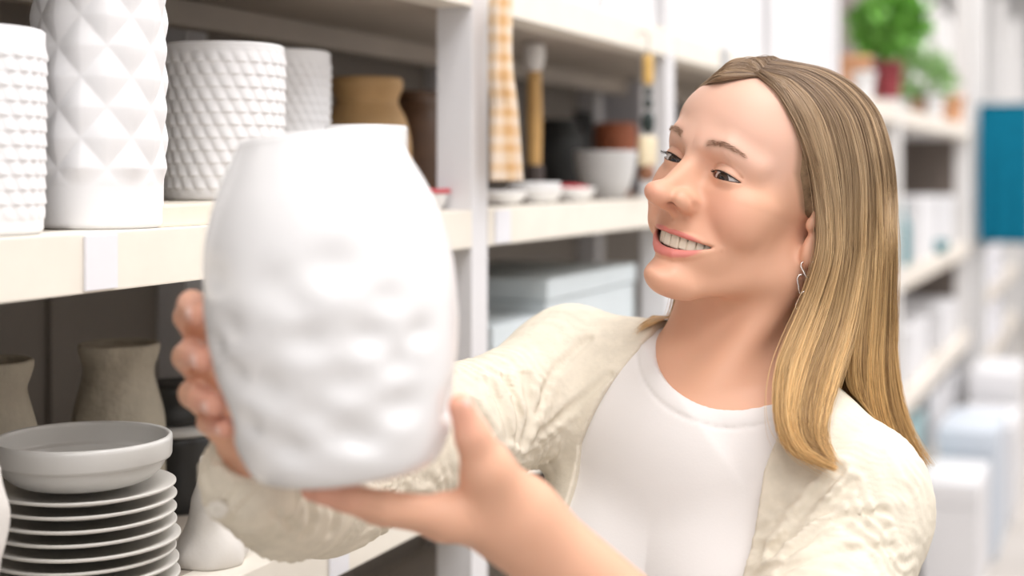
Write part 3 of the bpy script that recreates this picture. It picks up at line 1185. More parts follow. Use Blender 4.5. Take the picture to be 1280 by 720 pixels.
def box_v(lo, hi, bev=0.0):
    bm = bmesh.new()
    bmesh.ops.create_cube(bm, size=1)
    lo, hi = np.asarray(lo, float), np.asarray(hi, float)
    for v in bm.verts:
        v.co = Vector([(lo[i] + hi[i]) / 2 + v.co[i] * (hi[i] - lo[i]) for i in range(3)])
    if bev > 0:
        bmesh.ops.bevel(bm, geom=bm.edges[:], offset=bev, segments=2, profile=.7, affect='EDGES')
    V = [tuple(v.co) for v in bm.verts]
    bm.verts.index_update()
    Q = [tuple(v.index for v in f.verts) for f in bm.faces]
    bm.free()
    return V, Q


def box(name, lo, hi, m, parent=None, bev=0.002, loc=None):
    mb = MB()
    V, Q = box_v(lo, hi, bev)
    mb.v.append(np.array(V))
    mb.f = [tuple(q) for q in Q]
    o = mb.build(name, m, parent, loc, smooth=False)
    return o


def turned(name, prof, m, loc, parent=None, n=64, disp=None, rot=None):
    V, Q = lathe(prof, n, disp)
    mb = MB().add(V, Q)
    o = mb.build(name, m, parent, loc)
    if rot is not None:
        o.rotation_euler = rot
    return o


def vessel(outer, wall, floor, n_in=14):
    """outer profile bottom->rim plus an inner wall back down to the floor centre"""
    outer = [tuple(p) for p in outer]
    r1, z1 = outer[-1]
    inner = [(max(r - wall, .001), z) for r, z in reversed(outer) if z > floor + .002]
    return [(0.0005, outer[0][1])] + outer + [(r1 - wall * .5, z1 + wall * .35)] + inner + [(inner[-1][0] * .9, floor), (.0005, floor)]


def room():
    fl = mat('shop_floor', (.50, .46, .42), rough=.45, noise=.10, nscale=3)
    wm = mat('shop_wall', (.80, .80, .80), rough=.8, noise=.04, nscale=2)
    cm = mat('shop_ceiling', (.80, .80, .80), rough=.9, noise=.03, nscale=2)
    tag(box('floor', (-2.6, -2.6, -.1), (3.6, 15, 0), fl, bev=0), 'pale shop floor', kind='structure')
    tag(box('ceiling', (-2.6, -2.6, 3.4), (3.6, 15, 3.5), cm, bev=0), 'white shop ceiling', kind='structure')
    tag(box('wall_left', (-2.7, -2.6, 0), (-2.6, 15, 3.4), wm, bev=0), 'white wall behind the shelves', kind='structure')
    tag(box('wall_back', (-2.6, 15, 0), (3.6, 15.1, 3.4), wm, bev=0), 'white far wall of the shop', kind='structure')
    tag(box('wall_right', (3.6, -2.6, 0), (3.7, 15, 3.4), wm, bev=0), 'white wall across the shop', kind='structure')
    tag(box('wall_front', (-2.6, -2.7, 0), (3.6, -2.6, 3.4), wm, bev=0), 'white wall behind the viewer', kind='structure')


X0 = -.70           # front plane of the shelving
ZU, ZM, ZL = CAMZ + .193, CAMZ - .09, CAMZ - .394     # undersides of the three boards in view
TH = .0445


def shelving(name, label, x0, x1, ys, zs, th, m_post, m_board, m_back, m_edge, pw=.046, top=2.45, back=True, joints=(), under=None, low={}, side=False):
    o = empty(name, (x1 / 2 + x0 / 2, (ys[0] + ys[-1]) / 2, 0))
    c = np.array(o.location)

    def b(nm, lo, hi, m, p=o, bev=.0015):
        return box(nm, np.array(lo) - c, np.array(hi) - c, m, p, bev)
    for y in ys:
        b('post', (x0 - pw, y, 0), (x0, y + pw, low.get(y, top)), m_post)
        b('post', (x1, y, 0), (x1 + pw, y + pw, top), m_post)
    for z in zs:
        s = b('shelf_board', (x1 + pw + .001, ys[0] + .0, z + .001), (x0 - pw - .001, ys[-1] + pw, z + th), m_board)
        for i in range(len(ys) - 1):
            r = b('front_edge', (x0 - pw - .0005, ys[i] + pw + .001, z), (x0 + .001, ys[i + 1] - .001, z + th), m_edge, s)
        if under:
            b('support_beam', (x1 + .16, ys[0], z - .03), (x1 + .185, ys[-1] + pw, z), under, s)
    if back:
        b('back_panel', (x1 - .012, ys[0], .05), (x1 - .001, ys[-1] + pw, top), m_back)
        if side:
            b('side_panel', (x1, ys[-1] - .016, .05), (x0 - pw, ys[-1] - .001, zs[-1]), m_back)
        for y in joints:
            b('panel_joint', (x1 - .001, y, .05), (x1 + .008, y + .03, top), m_back)
    return tag(o, label, 'shelf')


def diamond(nt, nz, amp, slant=0.0):
    """pyramid-studded relief; nt studs round, nz per metre"""
    def f(a, z, r, k):
        u = a / (2 * math.pi) * nt
        v = z * nz
        p, q = u + v + slant * v, u - v
        p, q = p - np.floor(p) - .5, q - np.floor(q) - .5
        return amp * (.45 * (1 - 2 * np.maximum(np.abs(p), np.abs(q))) + .55 * np.cos(math.pi * p) * np.cos(math.pi * q))
    return f


def knit(nt, nz, amp):
    """rows of slanting raised flakes"""
    def f(a, z, r, k):
        u = a / (2 * math.pi) * nt
        v = z * nz
        row = np.floor(v)
        uu = u + .5 * (row % 2) + .35 * (v - row)
        w = uu - np.floor(uu)
        return amp * np.sin(math.pi * w) ** .8 * (.25 + .75 * (1 - (v - row)))
    return f


def clipz(f, z0, z1, b=.008):
    def g(a, z, r, k):
        w = min(max((z - z0) / b, 0), 1) * min(max((z1 - z) / b, 0), 1)
        return f(a, z, r, k) * w
    return g


def relief_pot(name, r0, r1, h, disp, m, loc, n=220, rows=110, wall=.005, foot=.0):
    out = [(r0 * .93, 0), (r0 * .985, .002)] + [(r0 + (r1 - r0) * t, .004 + t * (h - .004)) for t in np.linspace(0, 1, rows)]
    prof = vessel(out, wall, .008)
    nout = len(out)

    def d2(a, z, r, k):
        return disp(a, z, r, k) if 2 < k <= nout else np.zeros(len(a))
    return turned(name, prof, m, loc, n=n, disp=d2)


def ceramics():
    wc = mat('white_stoneware', (.83, .83, .84), rough=.55, spec=.4, bump=.05, bscale=120)
    wg = mat('white_glaze', (.84, .84, .845), rough=.22, coat=.35)
    zt = ZM + TH
    # tall studded vase
    p, D = at(125, 295, -.757)
    t = tag(relief_pot('studded_vase', .050, .050, .226, clipz(diamond(8, 21, .0042), .034, .222, .014), wc, (p[0], p[1], zt), n=264, rows=170),
            'tall white vase with raised diamond studs near the front of the shelf', 'vase')
    p, D = at(-46, 295, -.765)
    tag(relief_pot('textured_planter', .055, .0565, .146, clipz(knit(30, 95, .0022), .008, .138), wc, (p[0], p[1], zt)),
        'white textured pot cut off by the left photo edge beside the studded vase', 'pot')
    bm_ = mat('cream_board', (.80, .73, .62), rough=.55, noise=.06, nscale=18)
    y0 = at(201, 285, -.712)[0][1] - .03
    bd = box('display_board', (-.29, 0, 0), (0, .52, .018), bm_, bev=.002, loc=(-.712, y0, zt))
    tag(bd, 'cream wooden board lying on the shelf under the white textured pots', 'board')
    zb = zt + .018
    p, D = at(279, 258, -.795)
    tag(relief_pot('textured_planter', .056, .0585, .147, clipz(knit(28, 85, .0029), .004, .143), wc, (p[0], p[1], zb)),
        'wide white pot with rows of raised flakes, right of the tall studded vase', 'pot')
    p, D = at(346, 258, -.852)
    tag(relief_pot('textured_planter', .057, .0585, .157, clipz(knit(32, 100, .0022), .004, .150), wc, (p[0], p[1], zb)),
        'white finely textured pot half hidden behind the wide flaked pot', 'pot')
    p, D = at(457, 258, -.736)
    tag(relief_pot('glazed_pot', .0445, .0445, .074, clipz(knit(20, 60, .0008), .004, .05), wg, (p[0], p[1], zb), n=96, rows=30),
        'low smooth white pot showing behind the rim of the lifted vase', 'pot')
    # tan jar and dark vase at the back
    tan = mat('tan_clay', (.58, .36, .16), rough=.6, noise=.12, nscale=25)
    p, D = at(458, 150, -.862)
    pr = smooth_prof([(.040, 0), (.052, .035), (.056, .075), (.050, .108), (.0405, .128), (.0400, .136), (.0445, .147), (.0455, .155), (.044, .160)], 40)
    tag(turned('clay_jar', vessel(pr, .005, .01), tan, (p[0], p[1], zt)), 'tan clay jar with a flared rim at the back of the shelf', 'jar')
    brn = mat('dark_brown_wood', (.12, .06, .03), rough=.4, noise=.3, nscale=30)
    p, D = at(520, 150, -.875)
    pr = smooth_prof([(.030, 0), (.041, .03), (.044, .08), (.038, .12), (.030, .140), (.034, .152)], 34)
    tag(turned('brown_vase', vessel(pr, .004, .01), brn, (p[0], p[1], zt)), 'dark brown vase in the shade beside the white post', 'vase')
    red = mat('red_enamel', (.55, .06, .08), rough=.3)
    p, D = at(536, 240, -.745)
    e = empty('small_dish', (p[0], p[1], zt))
    turned('bowl', vessel(smooth_prof([(.014, 0), (.020, .010), (.024, .020)], 12), .002, .003), wg, (0, 0, 0), e, 40)
    turned('coloured_rim', [(.0245, .0195), (.0262, .0205), (.0262, .0245), (.0228, .0250), (.0222, .0215)], red, (0, 0, 0), e, 40)
    tag(e, 'small white dish with a red rim at the foot of the white post', 'dish')


def second_bay():
    zt = ZM + TH
    wg = MATS['white_glaze']
    red = MATS['red_enamel']
    # checked towel hanging from the edge of the upper board
    tm = mat('checked_cloth', (.8, .6, .4), rough=.9, spec=.1, attr='col')
    top, D = at(629, -12, X0 + .028)
    bot, _ = at(640, 226, X0 + .028)
    H = top[2] - bot[2]
    nu, nv = 26, 70
    V, Q, C = [], [], []
    for side in (0, 1):
        for j in range(nv + 1):
            t = j / nv
            wid = np.interp(t, [0, .08, .16, .32, .42, .50, .60, .8, 1], [.0165, .021, .0205, .0175, .019, .0205, .0195, .0225, .0235])
            cy_ = np.interp(t, [0, .25, .45, .6, 1], [0, -.003, -.002, .0065, .011])
            for i in range(nu + 1):
                u = i / nu * 2 - 1
                fold = .0075 * math.cos(u * 5.2 + t * 1.5) * (.4 + .6 * t) + .002 * math.sin(u * 11)
                th = .0065 * math.sqrt(max(1 - u * u, 0)) + .0006
                V.append((fold + (th if side == 0 else -th), cy_ + u * wid * 1.2, -t * H))
                c1 = (.80, .68, .56)
                a, b = int((u + 1) * 2.5) % 2, int(t * 21) % 2
                C.append((.68, .42, .21) if a and b else ((.76, .57, .38) if a or b else c1))
    n1 = (nu + 1) * (nv + 1)
    for s in (0, 1):
        for j in range(nv):
            for i in range(nu):
                k = s * n1 + j * (nu + 1) + i
                q = (k, k + 1, k + nu + 2, k + nu + 1)
                Q.append(q if s else q[::-1])
    ring = [j * (nu + 1) for j in range(nv + 1)]
    for j in range(nv):
        for e_ in (0, nu):
            a = j * (nu + 1) + e_
            b = a + nu + 1
            Q.append((a, b, b + n1, a + n1))
    for i in range(nu):
        for r_ in (0, nv):
            a = r_ * (nu + 1) + i
            Q.append((a, a + 1, a + 1 + n1, a + n1))
    me = bpy.data.meshes.new('kitchen_towel')
    me.from_pydata(V, [], Q)
    vcol(me, np.array(C))
    bmx = bmesh.new()
    bmx.from_mesh(me)
    bmesh.ops.recalc_face_normals(bmx, faces=bmx.faces[:])
    bmx.to_mesh(me)
    bmx.free()
    o = link('kitchen_towel', me, tm, loc=Vector(top))
    tag(o, 'tan and cream checked kitchen towel hanging from the upper shelf edge', 'towel')
    V, Q = tube([(-.026, 0, .012), (-.012, 0, .016), (.0, 0, .010), (.004, 0, -.004)], .0018, 8)
    MB().add(V, Q).build('hanging_loop', mat('cotton_tape', (.75, .68, .58), rough=.8), o)
    # dish brush in a dark holder
    wood = mat('beech_wood', (.62, .37, .13), rough=.5, noise=.15, nscale=30)
    dk = mat('dark_iron', (.05, .035, .03), rough=.5, noise=.2, nscale=40)
    wbr = mat('white_bristle', (.82, .80, .78), rough=.8, bump=.8, bscale=300)
    p, D = at(668, 225, -.80)
    k = D / F
    e = empty('dish_brush', (p[0], p[1], zt))
    z = lambda py: CAMZ + (PY - py) * k - zt
    turned('holder', vessel(smooth_prof([(.013, 0), (.0145, .02), (.014, z(207))], 14), .002, .004), dk, (0, 0, 0), e, 32)
    turned('handle', smooth_prof([(.001, .006), (.009, .008), (.0105, z(205)), (.0115, z(150)), (.0105, z(110)), (.009, z(90)), (.001, z(89))], 40), wood, (0, 0, 0), e, 28)
    turned('brush_head', smooth_prof([(.002, z(91)), (.010, z(88)), (.0145, z(78)), (.0155, z(66)), (.0135, z(56)), (.001, z(54))], 30), wbr, (0, 0, 0), e, 36)
    tag(e, 'wooden-handled brush with a round white head standing beside the checked towel', 'brush')
    # white dishes along the front
    specs = [(622, -.765, .040, .018, 'first from the white post'), (668, -.755, .042, .022, 'in front of the wooden brush'), (712, -.76, .040, .020, 'third from the white post, with a red filling')]
    for i, (px, x, r, h, w) in enumerate(specs):
        p, D = at(px, 240, x)
        e = empty('shallow_dish', (p[0], p[1], zt))
        turned('bowl', vessel(smooth_prof([(r * .55, 0), (r * .8, h * .35), (r, h)], 16), .003, .004), wg, (0, 0, 0), e, 56)
        if i == 2:
            turned('red_filling', smooth_prof([(r * .86, h * .8), (r * .7, h * 1.15), (r * .3, h * 1.3), (.0005, h * 1.32)], 14), red, (0, 0, 0), e, 40)
        elif i == 1:
            turned('inner_dish', vessel(smooth_prof([(r * .5, .005), (r * .75, h * .6), (r * .9, h * 1.35)], 12), .002, .008), wg, (0, 0, 0), e, 48)
        tag(e, 'shallow white dish, ' + w, 'dish', 'shallow white dishes on the middle shelf')
    # pale bowl with a rusty pot, dark pot behind
    pale = mat('pale_grey_clay', (.66, .66, .66), rough=.6, noise=.06, nscale=20)
    p, D = at(757, 240, -.79)
    tag(turned('pale_pot', vessel(smooth_prof([(.030, 0), (.043, .025), (.050, .055), (.053, .078)], 24), .004, .008), pale, (p[0], p[1], zt)),
        'pale grey flared pot on the middle shelf left of her face', 'pot')
    rust = mat('rust_clay', (.42, .13, .06), rough=.65, noise=.2, nscale=30)
    p, D = at(769, 200, -.87)
    tag(turned('rust_pot', vessel(smooth_prof([(.026, 0), (.034, .06), (.042, .10), (.040, .125), (.036, .135)], 28), .004, .01), rust, (p[0], p[1], zt)),
        'rust red pot standing behind the pale grey pot', 'pot')
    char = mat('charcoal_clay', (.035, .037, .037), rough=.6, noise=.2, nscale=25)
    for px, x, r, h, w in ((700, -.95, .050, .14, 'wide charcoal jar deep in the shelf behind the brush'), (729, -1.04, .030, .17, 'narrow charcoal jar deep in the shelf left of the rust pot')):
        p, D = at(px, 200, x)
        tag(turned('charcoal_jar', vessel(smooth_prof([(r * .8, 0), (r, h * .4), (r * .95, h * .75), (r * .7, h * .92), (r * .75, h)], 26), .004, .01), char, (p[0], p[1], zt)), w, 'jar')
    # grey board standing by the second post
    gm = mat('grey_plastic', (.52, .52, .56), rough=.4, noise=.05, nscale=10)
    p, D = at(781, 120, -.97)
    b = box('grey_board', (-.055, -.006, 0), (.055, .006, .238), gm, bev=.004, loc=(p[0], p[1] + .02, zt))
    tag(b, 'grey plastic board standing upright left of the second white post', 'board')
    # bead string hanging from the board edge at the second post
    p, D = at(810, 95, X0 + .02)
    k = D / F
    e = empty('bead_garland', (p[0], p[1], CAMZ + (PY - 45) * k))
    zz = lambda py: (45 - py) * k
    V, Q = tube([(-.017, 0, .004), (-.006, 0, .007), (0, 0, .0), (0, 0, zz(170))], .0012, 6)
    MB().add(V, Q).build('cord', mat('dark_cord', (.06, .05, .04), rough=.8), e)
    turned('wooden_bead', smooth_prof([(.001, zz(106)), (.0075, zz(104)), (.0085, zz(88)), (.0075, zz(70)), (.001, zz(68))], 24), mat('yellow_wood', (.72, .46, .14), rough=.5), (0, 0, 0), e, 24)
    db = mat('dark_green_bead', (.02, .035, .032), rough=.35)
    for a, b_, r in ((109, 121, .0062), (122, 137, .0072), (138, 168, .0105)):
        pts = [(.0008, zz(b_)), (r * .8, zz(b_ - (b_ - a) * .15)), (r, zz((a + b_) / 2)), (r * .8, zz(a + (b_ - a) * .15)), (.0008, zz(a))]
        turned('dark_bead', smooth_prof(pts, 20), db, (0, 0, 0), e, 24)
    V, Q = box_v((-.006, -.034, zz(208)), (.006, .030, zz(170)), .005)
    mb = MB()
    mb.v.append(np.array(V))
    mb.f = [tuple(q) for q in Q]
    mb.build('wooden_paddle', mat('pale_wood', (.80, .68, .46), rough=.55, noise=.1, nscale=25), e)
    V, Q = tube([(0, 0, zz(206)), (0, 0, zz(212))], .0012, 6)
    turned('brown_knob', smooth_prof([(.0008, zz(227)), (.011, zz(223)), (.0135, zz(215)), (.010, zz(208)), (.0008, zz(206))], 20), mat('brown_glaze', (.28, .12, .06), rough=.35), (0, -.008, 0), e, 24)
    tag(e, 'hanging string of a yellow bead, dark beads and a pale wooden paddle', 'garland')
    # pale blue boxes on the lower shelf
    zl = ZL + TH
    bl = mat('pale_blue_card', (.66, .73, .76), rough=.5, noise=.04, nscale=8)
    for i, (a, b_, h, w) in enumerate(((1.66, 1.845, .150, 'lower of the two pale blue boxes, next to the white post'), (1.85, 2.25, .197, 'large pale blue box on the lower shelf below her chin'))):
        e = empty('storage_box', (-.86, (a + b_) / 2, zl))
        L = (b_ - a) / 2 - .002
        box('body', (-.12, -L + .002, 0), (.12, L - .002, h - .031), bl, e, .003)
        box('lid', (-.123, -L, h - .030), (.123, L, h), bl, e, .003)
        tag(e, w, 'box')
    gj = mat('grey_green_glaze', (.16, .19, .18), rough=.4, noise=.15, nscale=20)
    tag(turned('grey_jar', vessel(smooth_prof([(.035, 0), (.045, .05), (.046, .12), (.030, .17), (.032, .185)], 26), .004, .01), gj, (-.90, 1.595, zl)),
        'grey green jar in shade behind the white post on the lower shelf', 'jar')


def lower_left():
    zl = ZL + TH
    sw = mat('plate_stoneware', (.62, .60, .56), rough=.4, spec=.4, noise=.05, nscale=20)
    gi = mat('bowl_stoneware', (.60, .59, .565), rough=.32, coat=.15, noise=.04, nscale=15)
    p, D = at(104, 600, -.778)
    cx, cy = p[0], p[1]
    pr = lambda r: [(.0005, 0), (r * .60, 0), (r * .62, .0012), (r * .70, .0022), (r * .985, .0078), (r, .0088), (r * 1.0, .0100), (r * .985, .0106), (r * .70, .0052), (r * .6, .0040), (.0005, .0038)]
    first = None
    n = 9
    words = ['topmost', 'second from the top', 'third from the top', 'fourth from the top', 'fifth from the top', 'fourth from the bottom', 'third from the bottom', 'second from the bottom', 'bottom']
    for i in range(n):
        r = .0735 + .0045 * (n - 1 - i) / n + (.001 if i % 3 == 1 else 0)
        if first is None:
            first = turned('plate', pr(.0755), sw, (0, 0, 0), n=96)
            o = first
        else:
            o = first.copy()
            COL.objects.link(o)
        o.scale = (r / .0755, r / .0755, 1)
        o.location = (cx + rng.uniform(-.0015, .0015), cy + rng.uniform(-.0015, .0015), zl + i * .0106)
        tag(o, 'pale grey plate stacked under the grey bowl, ' + words[n - 1 - i], 'plate', 'stacked stoneware plates')
    zb = zl + n * .0106
    out = smooth_prof([(.040, 0), (.052, .003), (.0615, .010), (.0660, .0175), (.0668, .0195)], 16)
    out = list(map(tuple, out)) + [(.0700, .0205), (.0708, .0225), (.0712, .034), (.0708, .0372)]
    tag(turned('bowl', vessel(out, .0038, .006), gi, (cx, cy, zb), n=96), 'grey stoneware bowl sitting on top of the plate stack', 'bowl')
    # beige jugs
    bg = mat('beige_clay', (.50, .45, .36), rough=.8, noise=.12, nscale=40, bump=.8, bscale=120, bdist=.003)
    pj = smooth_prof([(.036, 0), (.0445, .03), (.0475, .065), (.0455, .10), (.0385, .130), (.0345, .150), (.0365, .160), (.0395, .170), (.0400, .176)], 46)
    wob = lambda a, z, r, k: .0008 * np.sin(3 * a + z * 40) + .0006 * np.sin(7 * a - z * 90)
    for px, x, w in ((148, -.925, 'beige rough clay vase with a collared neck behind the plate stack'), (-16, -.95, 'beige rough clay vase at the left edge behind the plates')):
        p, D = at(px, 500, x)
        tag(turned('clay_vase', vessel(pj, .0045, .01), bg, (p[0], p[1], zl), n=96, disp=wob), w, 'vase')
    # dark tin with pale lid
    p, D = at(222, 560, -.90)
    e = empty('storage_tin', (p[0], p[1], zl))
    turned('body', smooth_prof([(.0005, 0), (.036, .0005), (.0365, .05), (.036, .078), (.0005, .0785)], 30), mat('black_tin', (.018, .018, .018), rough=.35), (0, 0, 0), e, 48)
    turned('lid', [(.0005, .079), (.041, .079), (.043, .082), (.042, .086), (.030, .089), (.0005, .090)], mat('pale_lid', (.55, .54, .52), rough=.4), (0, 0, 0), e, 48)
    turned('upper_tin', smooth_prof([(.0005, .0905), (.034, .091), (.0345, .11), (.034, .130), (.0005, .131)], 24), MATS['black_tin'], (0, 0, 0), e, 48)
    tag(e, 'black tin with a pale lid in shade behind her far hand', 'tin')
    # lumpy white ornaments
    om = mat('bisque', (.70, .67, .63), rough=.7, spec=.3, bump=.3, bscale=90, noise=.05, nscale=30)

    def orn(p):
        q = p + .0016 * np.stack([np.sin(170 * p[:, 1] + 90 * p[:, 2]), np.sin(150 * p[:, 0] - 120 * p[:, 2]), np.sin(140 * p[:, 0] + 130 * p[:, 1])], -1).astype(np.float32)
        d = ell(q, (0, 0, .004), (.031, .030, .020))
        d = smin(d, cone(q, (0, .004, .012), (0, -.010, .046), .022, .0135), .016)
        d = smin(d, ell(q, (.004, -.013, .056), (.012, .014, .0125)), .007)
        d = smin(d, cone(q, (.004, -.022, .060), (.006, -.020, .071), .0048, .0035), .006)
        d = smin(d, cone(q, (-.004, -.010, .064), (-.005, -.004, .074), .0045, .0035), .006)
        d = smin(d, ell(q, (.018, .012, .010), (.014, .013, .012)), .008)
        d = smin(d, ell(q, (-.016, .014, .010), (.013, .012, .012)), .008)
        return smax(d, -p[:, 2], .002)
    v, q = sdf_mesh(orn, grid((-.045, -.045, -.004), (.045, .045, .085), .0015))
    me = mesh_np('ornament', v, q)
    for px, py, x, rz, w in ((262, 690, -.748, .4, 'lumpy white ceramic ornament right of the plate stack'), (-46, 640, -.745, 1.9, 'white ceramic ornament barely showing at the left edge beside the plates')):
        p, D = at(px, py, x)
        o = bpy.data.objects.new('ornament', me)
        COL.objects.link(o)
        if not me.materials:
            me.materials.append(om)
            me.polygons.foreach_set('use_smooth', [True] * len(me.polygons))
        o.location = (p[0], p[1], zl + (.0 if px > 0 else .0))
        o.rotation_euler = (0, 0, rz)
        if px < 0:
            o.scale = (1.1, 1.1, 1.9)
        else:
            o.scale = (1.0, 1.0, 1.22)
        tag(o, w, 'ornament')


def price_labels():
    lm = mat('label_card', (.80, .80, .84), rough=.4)
    for px, zu, w, wid in ((123, ZM, 'white price label on the middle shelf edge below the tall studded vase', .036), (626, ZM, 'white price label on the middle shelf edge right of the post', .045),
                           (421, ZL, 'white price label on the lower shelf edge below the lifted vase', .036), (905, ZU, 'grey label holder on the upper shelf edge above her head', .05)):
        p, D = at(px, 300, X0)
        m = lm if zu != ZU else mat('grey_label', (.40, .42, .44), rough=.4)
        b = box('price_label', (0, -wid / 2, 0), (.0025, wid / 2, TH - .004), m, bev=.0006, loc=(X0 + .0012, p[1], zu + .002))
        tag(b, w, 'label')


def leafy(name, c, r, n, m, stem, base, sq=.85, leaf=.035, seed=1):
    """a bush of separate small leaves on stems; returns (foliage mesh builder, stems builder) in local coords"""
    rg = np.random.default_rng(seed)
    L, S = MB(), MB()
    for i in range(n):
        d = rg.normal(0, 1, 3)
        d /= np.linalg.norm(d)
        p = np.asarray(c) + d * r * np.array([1, 1, sq]) * rg.uniform(.35, 1) ** .6
        u = d * .6 + rg.normal(0, .5, 3)
        u[2] += .2
        u /= np.linalg.norm(u)
        w = np.cross(u, rg.normal(0, 1, 3))
        w /= np.linalg.norm(w)
        nn = np.cross(u, w)
        s = leaf * rg.uniform(.7, 1.3)
        V = [p, p + u * s * .35 + w * s * .27 + nn * s * .05, p + u * s * .75 + w * s * .20 + nn * s * .02, p + u * s - nn * s * .08, p + u * s * .75 - w * s * .20 + nn * s * .02, p + u * s * .35 - w * s * .27 + nn * s * .05, p + u * s * .5 - nn * s * .03]
        L.add(V, [(0, 1, 6), (1, 2, 6), (2, 3, 6), (3, 4, 6), (4, 5, 6), (5, 0, 6)])
        if i % 9 == 0:
            b = np.asarray(base) + rg.normal(0, .008, 3) * [1, 1, 0]
            V, Q = tube(resample([b, (b + p) / 2 + [0, 0, r * .2], p], 7), .0016, 5)
            S.add(V, Q)
    return L, S


def right_unit():
    white = mat('unit_white', (.80, .79, .78), rough=.5)
    z1, z2, z3 = CAMZ + .225, CAMZ - .42, CAMZ - .87
    wg = MATS['white_glaze']
    tc = mat('terracotta', (.62, .32, .17), rough=.75, noise=.12, nscale=20)
    dr = mat('dark_red_glaze', (.27, .035, .045), rough=.35)
    gr = mat('leaf_green', (.19, .50, .07), rough=.5, noise=.35, nscale=14)
    gl = mat('leaf_pale', (.34, .58, .22), rough=.5, noise=.3, nscale=14)
    st = mat('plant_stem', (.13, .22, .05), rough=.6)
    soil = mat('potting_soil', (.05, .035, .025), rough=.95, bump=1, bscale=80)

    def pot(name, px, x, r, h, m, label, cat='pot', plant=None):
        p, D = at(px, 100, x)
        e = empty(name, (p[0], p[1], z1))
        out = [(r * .68, 0), (r * .72, .003)] + [(r * (.72 + .24 * t), .003 + t * h * .78) for t in np.linspace(0, 1, 6)] + [(r * 1.03, h * .80), (r * 1.05, h * .98), (r * 1.03, h)]
        turned('pot_body', vessel(out, r * .08, .01), m, (0, 0, 0), e, 48)
        if plant:
            turned('soil', [(r * .93, h * .88), (r * .5, h * .91), (.0005, h * .92)], soil, (0, 0, 0), e, 32)
            c, rr, n, lm, leaf, sd = plant
            L, S = leafy('foliage', c, rr, n, lm, st, (0, 0, h * .85), leaf=leaf, seed=sd)
            L.build('foliage', lm, e)
            S.build('stems', st, e)
        return tag(e, label, cat)
    # heaped terracotta pots at the near end
    pot('plant_pot', 1058, -.83, .080, .15, tc, 'largest terracotta pot at the near end of the far shelf')
    p, D = at(1056, 100, -.84)
    p2, D = at(1086, 100, -.80)
    pot('plant_pot', 1086, -.84, .052, .105, tc, 'middle-sized terracotta pot left of the dark red pot')
    pot('plant_pot', 1080, -.735, .036, .085, wg, 'small white pot in front of the terracotta pots')
    pot('potted_plant', 1110, -.765, .052, .165, dr, 'bushy green plant in a dark red pot on the far shelf', 'plant', ((0, 0, .295), .125, 620, gr, .050, 4))
    pot('potted_plant', 1153, -.80, .052, .085, tc, 'small loose pale green plant in a terracotta pot', 'plant', ((.0, .02, .185), .125, 200, gl, .060, 9))
    pot('plant_pot', 1168, -.74, .042, .105, wg, 'small white pot between the pale green plant and last terracotta pot')
    pot('plant_pot', 1187, -.775, .072, .145, tc, 'last terracotta pot before the end post of the far shelf')
    # middle board
    tl = mat('teal_glass', (.05, .24, .28), rough=.2, coat=.4)
    wb = mat('white_carton', (.80, .80, .82), rough=.5, noise=.03, nscale=5)
    p, D = at(1128, 300, -.76)
    tag(turned('teal_bottle', vessel(smooth_prof([(.026, 0), (.030, .01), (.030, .12), (.026, .16), (.012, .19), (.012, .225), (.014, .23)], 30), .003, .006), tl, (p[0], p[1], z2 + .065)),
        'tall teal glass bottle on the far shelf beside the long blonde hair', 'bottle')

    def carton(px, x, z, w, d, h, label, m=wb):
        p, D = at(px, 300, x)
        e = empty('carton', (p[0], p[1], z))
        box('body', (-d, -w / 2, 0), (0, w / 2, h * .80), m, e, .004)
        box('lid', (-d - .003, -w / 2 - .003, h * .805), (.003, w / 2 + .003, h), m, e, .004)
        return tag(e, label, 'box')
    carton(1160, -.735, z2 + .065, .55, .25, .25, 'tall white box on the middle board of the far shelf')
    carton(1184, -.735, z2 + .065, .55, .25, .24, 'second white box on the middle board, nearer the end post')
    p, D = at(1176, 335, -.715)
    tag(turned('teal_cup', vessel(smooth_prof([(.022, 0), (.034, .02), (.040, .055)], 16), .003, .006), tl, (-.7155, p[1] - .02, z2 + .065), n=40), 'small dark teal cup in front of the white boxes', 'cup')
    carton(1148, -.735, z3 + .065, .62, .3, .20, 'long white box on the low board of the far shelf')
    carton(1187, -.735, z3 + .065, .62, .3, .185, 'white box on the low board next to the end post')
    pb = mat('pale_teal_card', (.42, .60, .62), rough=.5, noise=.05, nscale=6)
    carton(1146, -.735, .33, .5, .3, .21, 'pale teal box at the bottom of the far shelf behind her shoulder', pb)
    carton(1173, -.735, .33, .50, .3, .23, 'white box beside the pale teal box at the bottom of the far shelf')
    carton(1194, -.735, .33, .55, .3, .22, 'lowest white box near the end post on the bottom board')


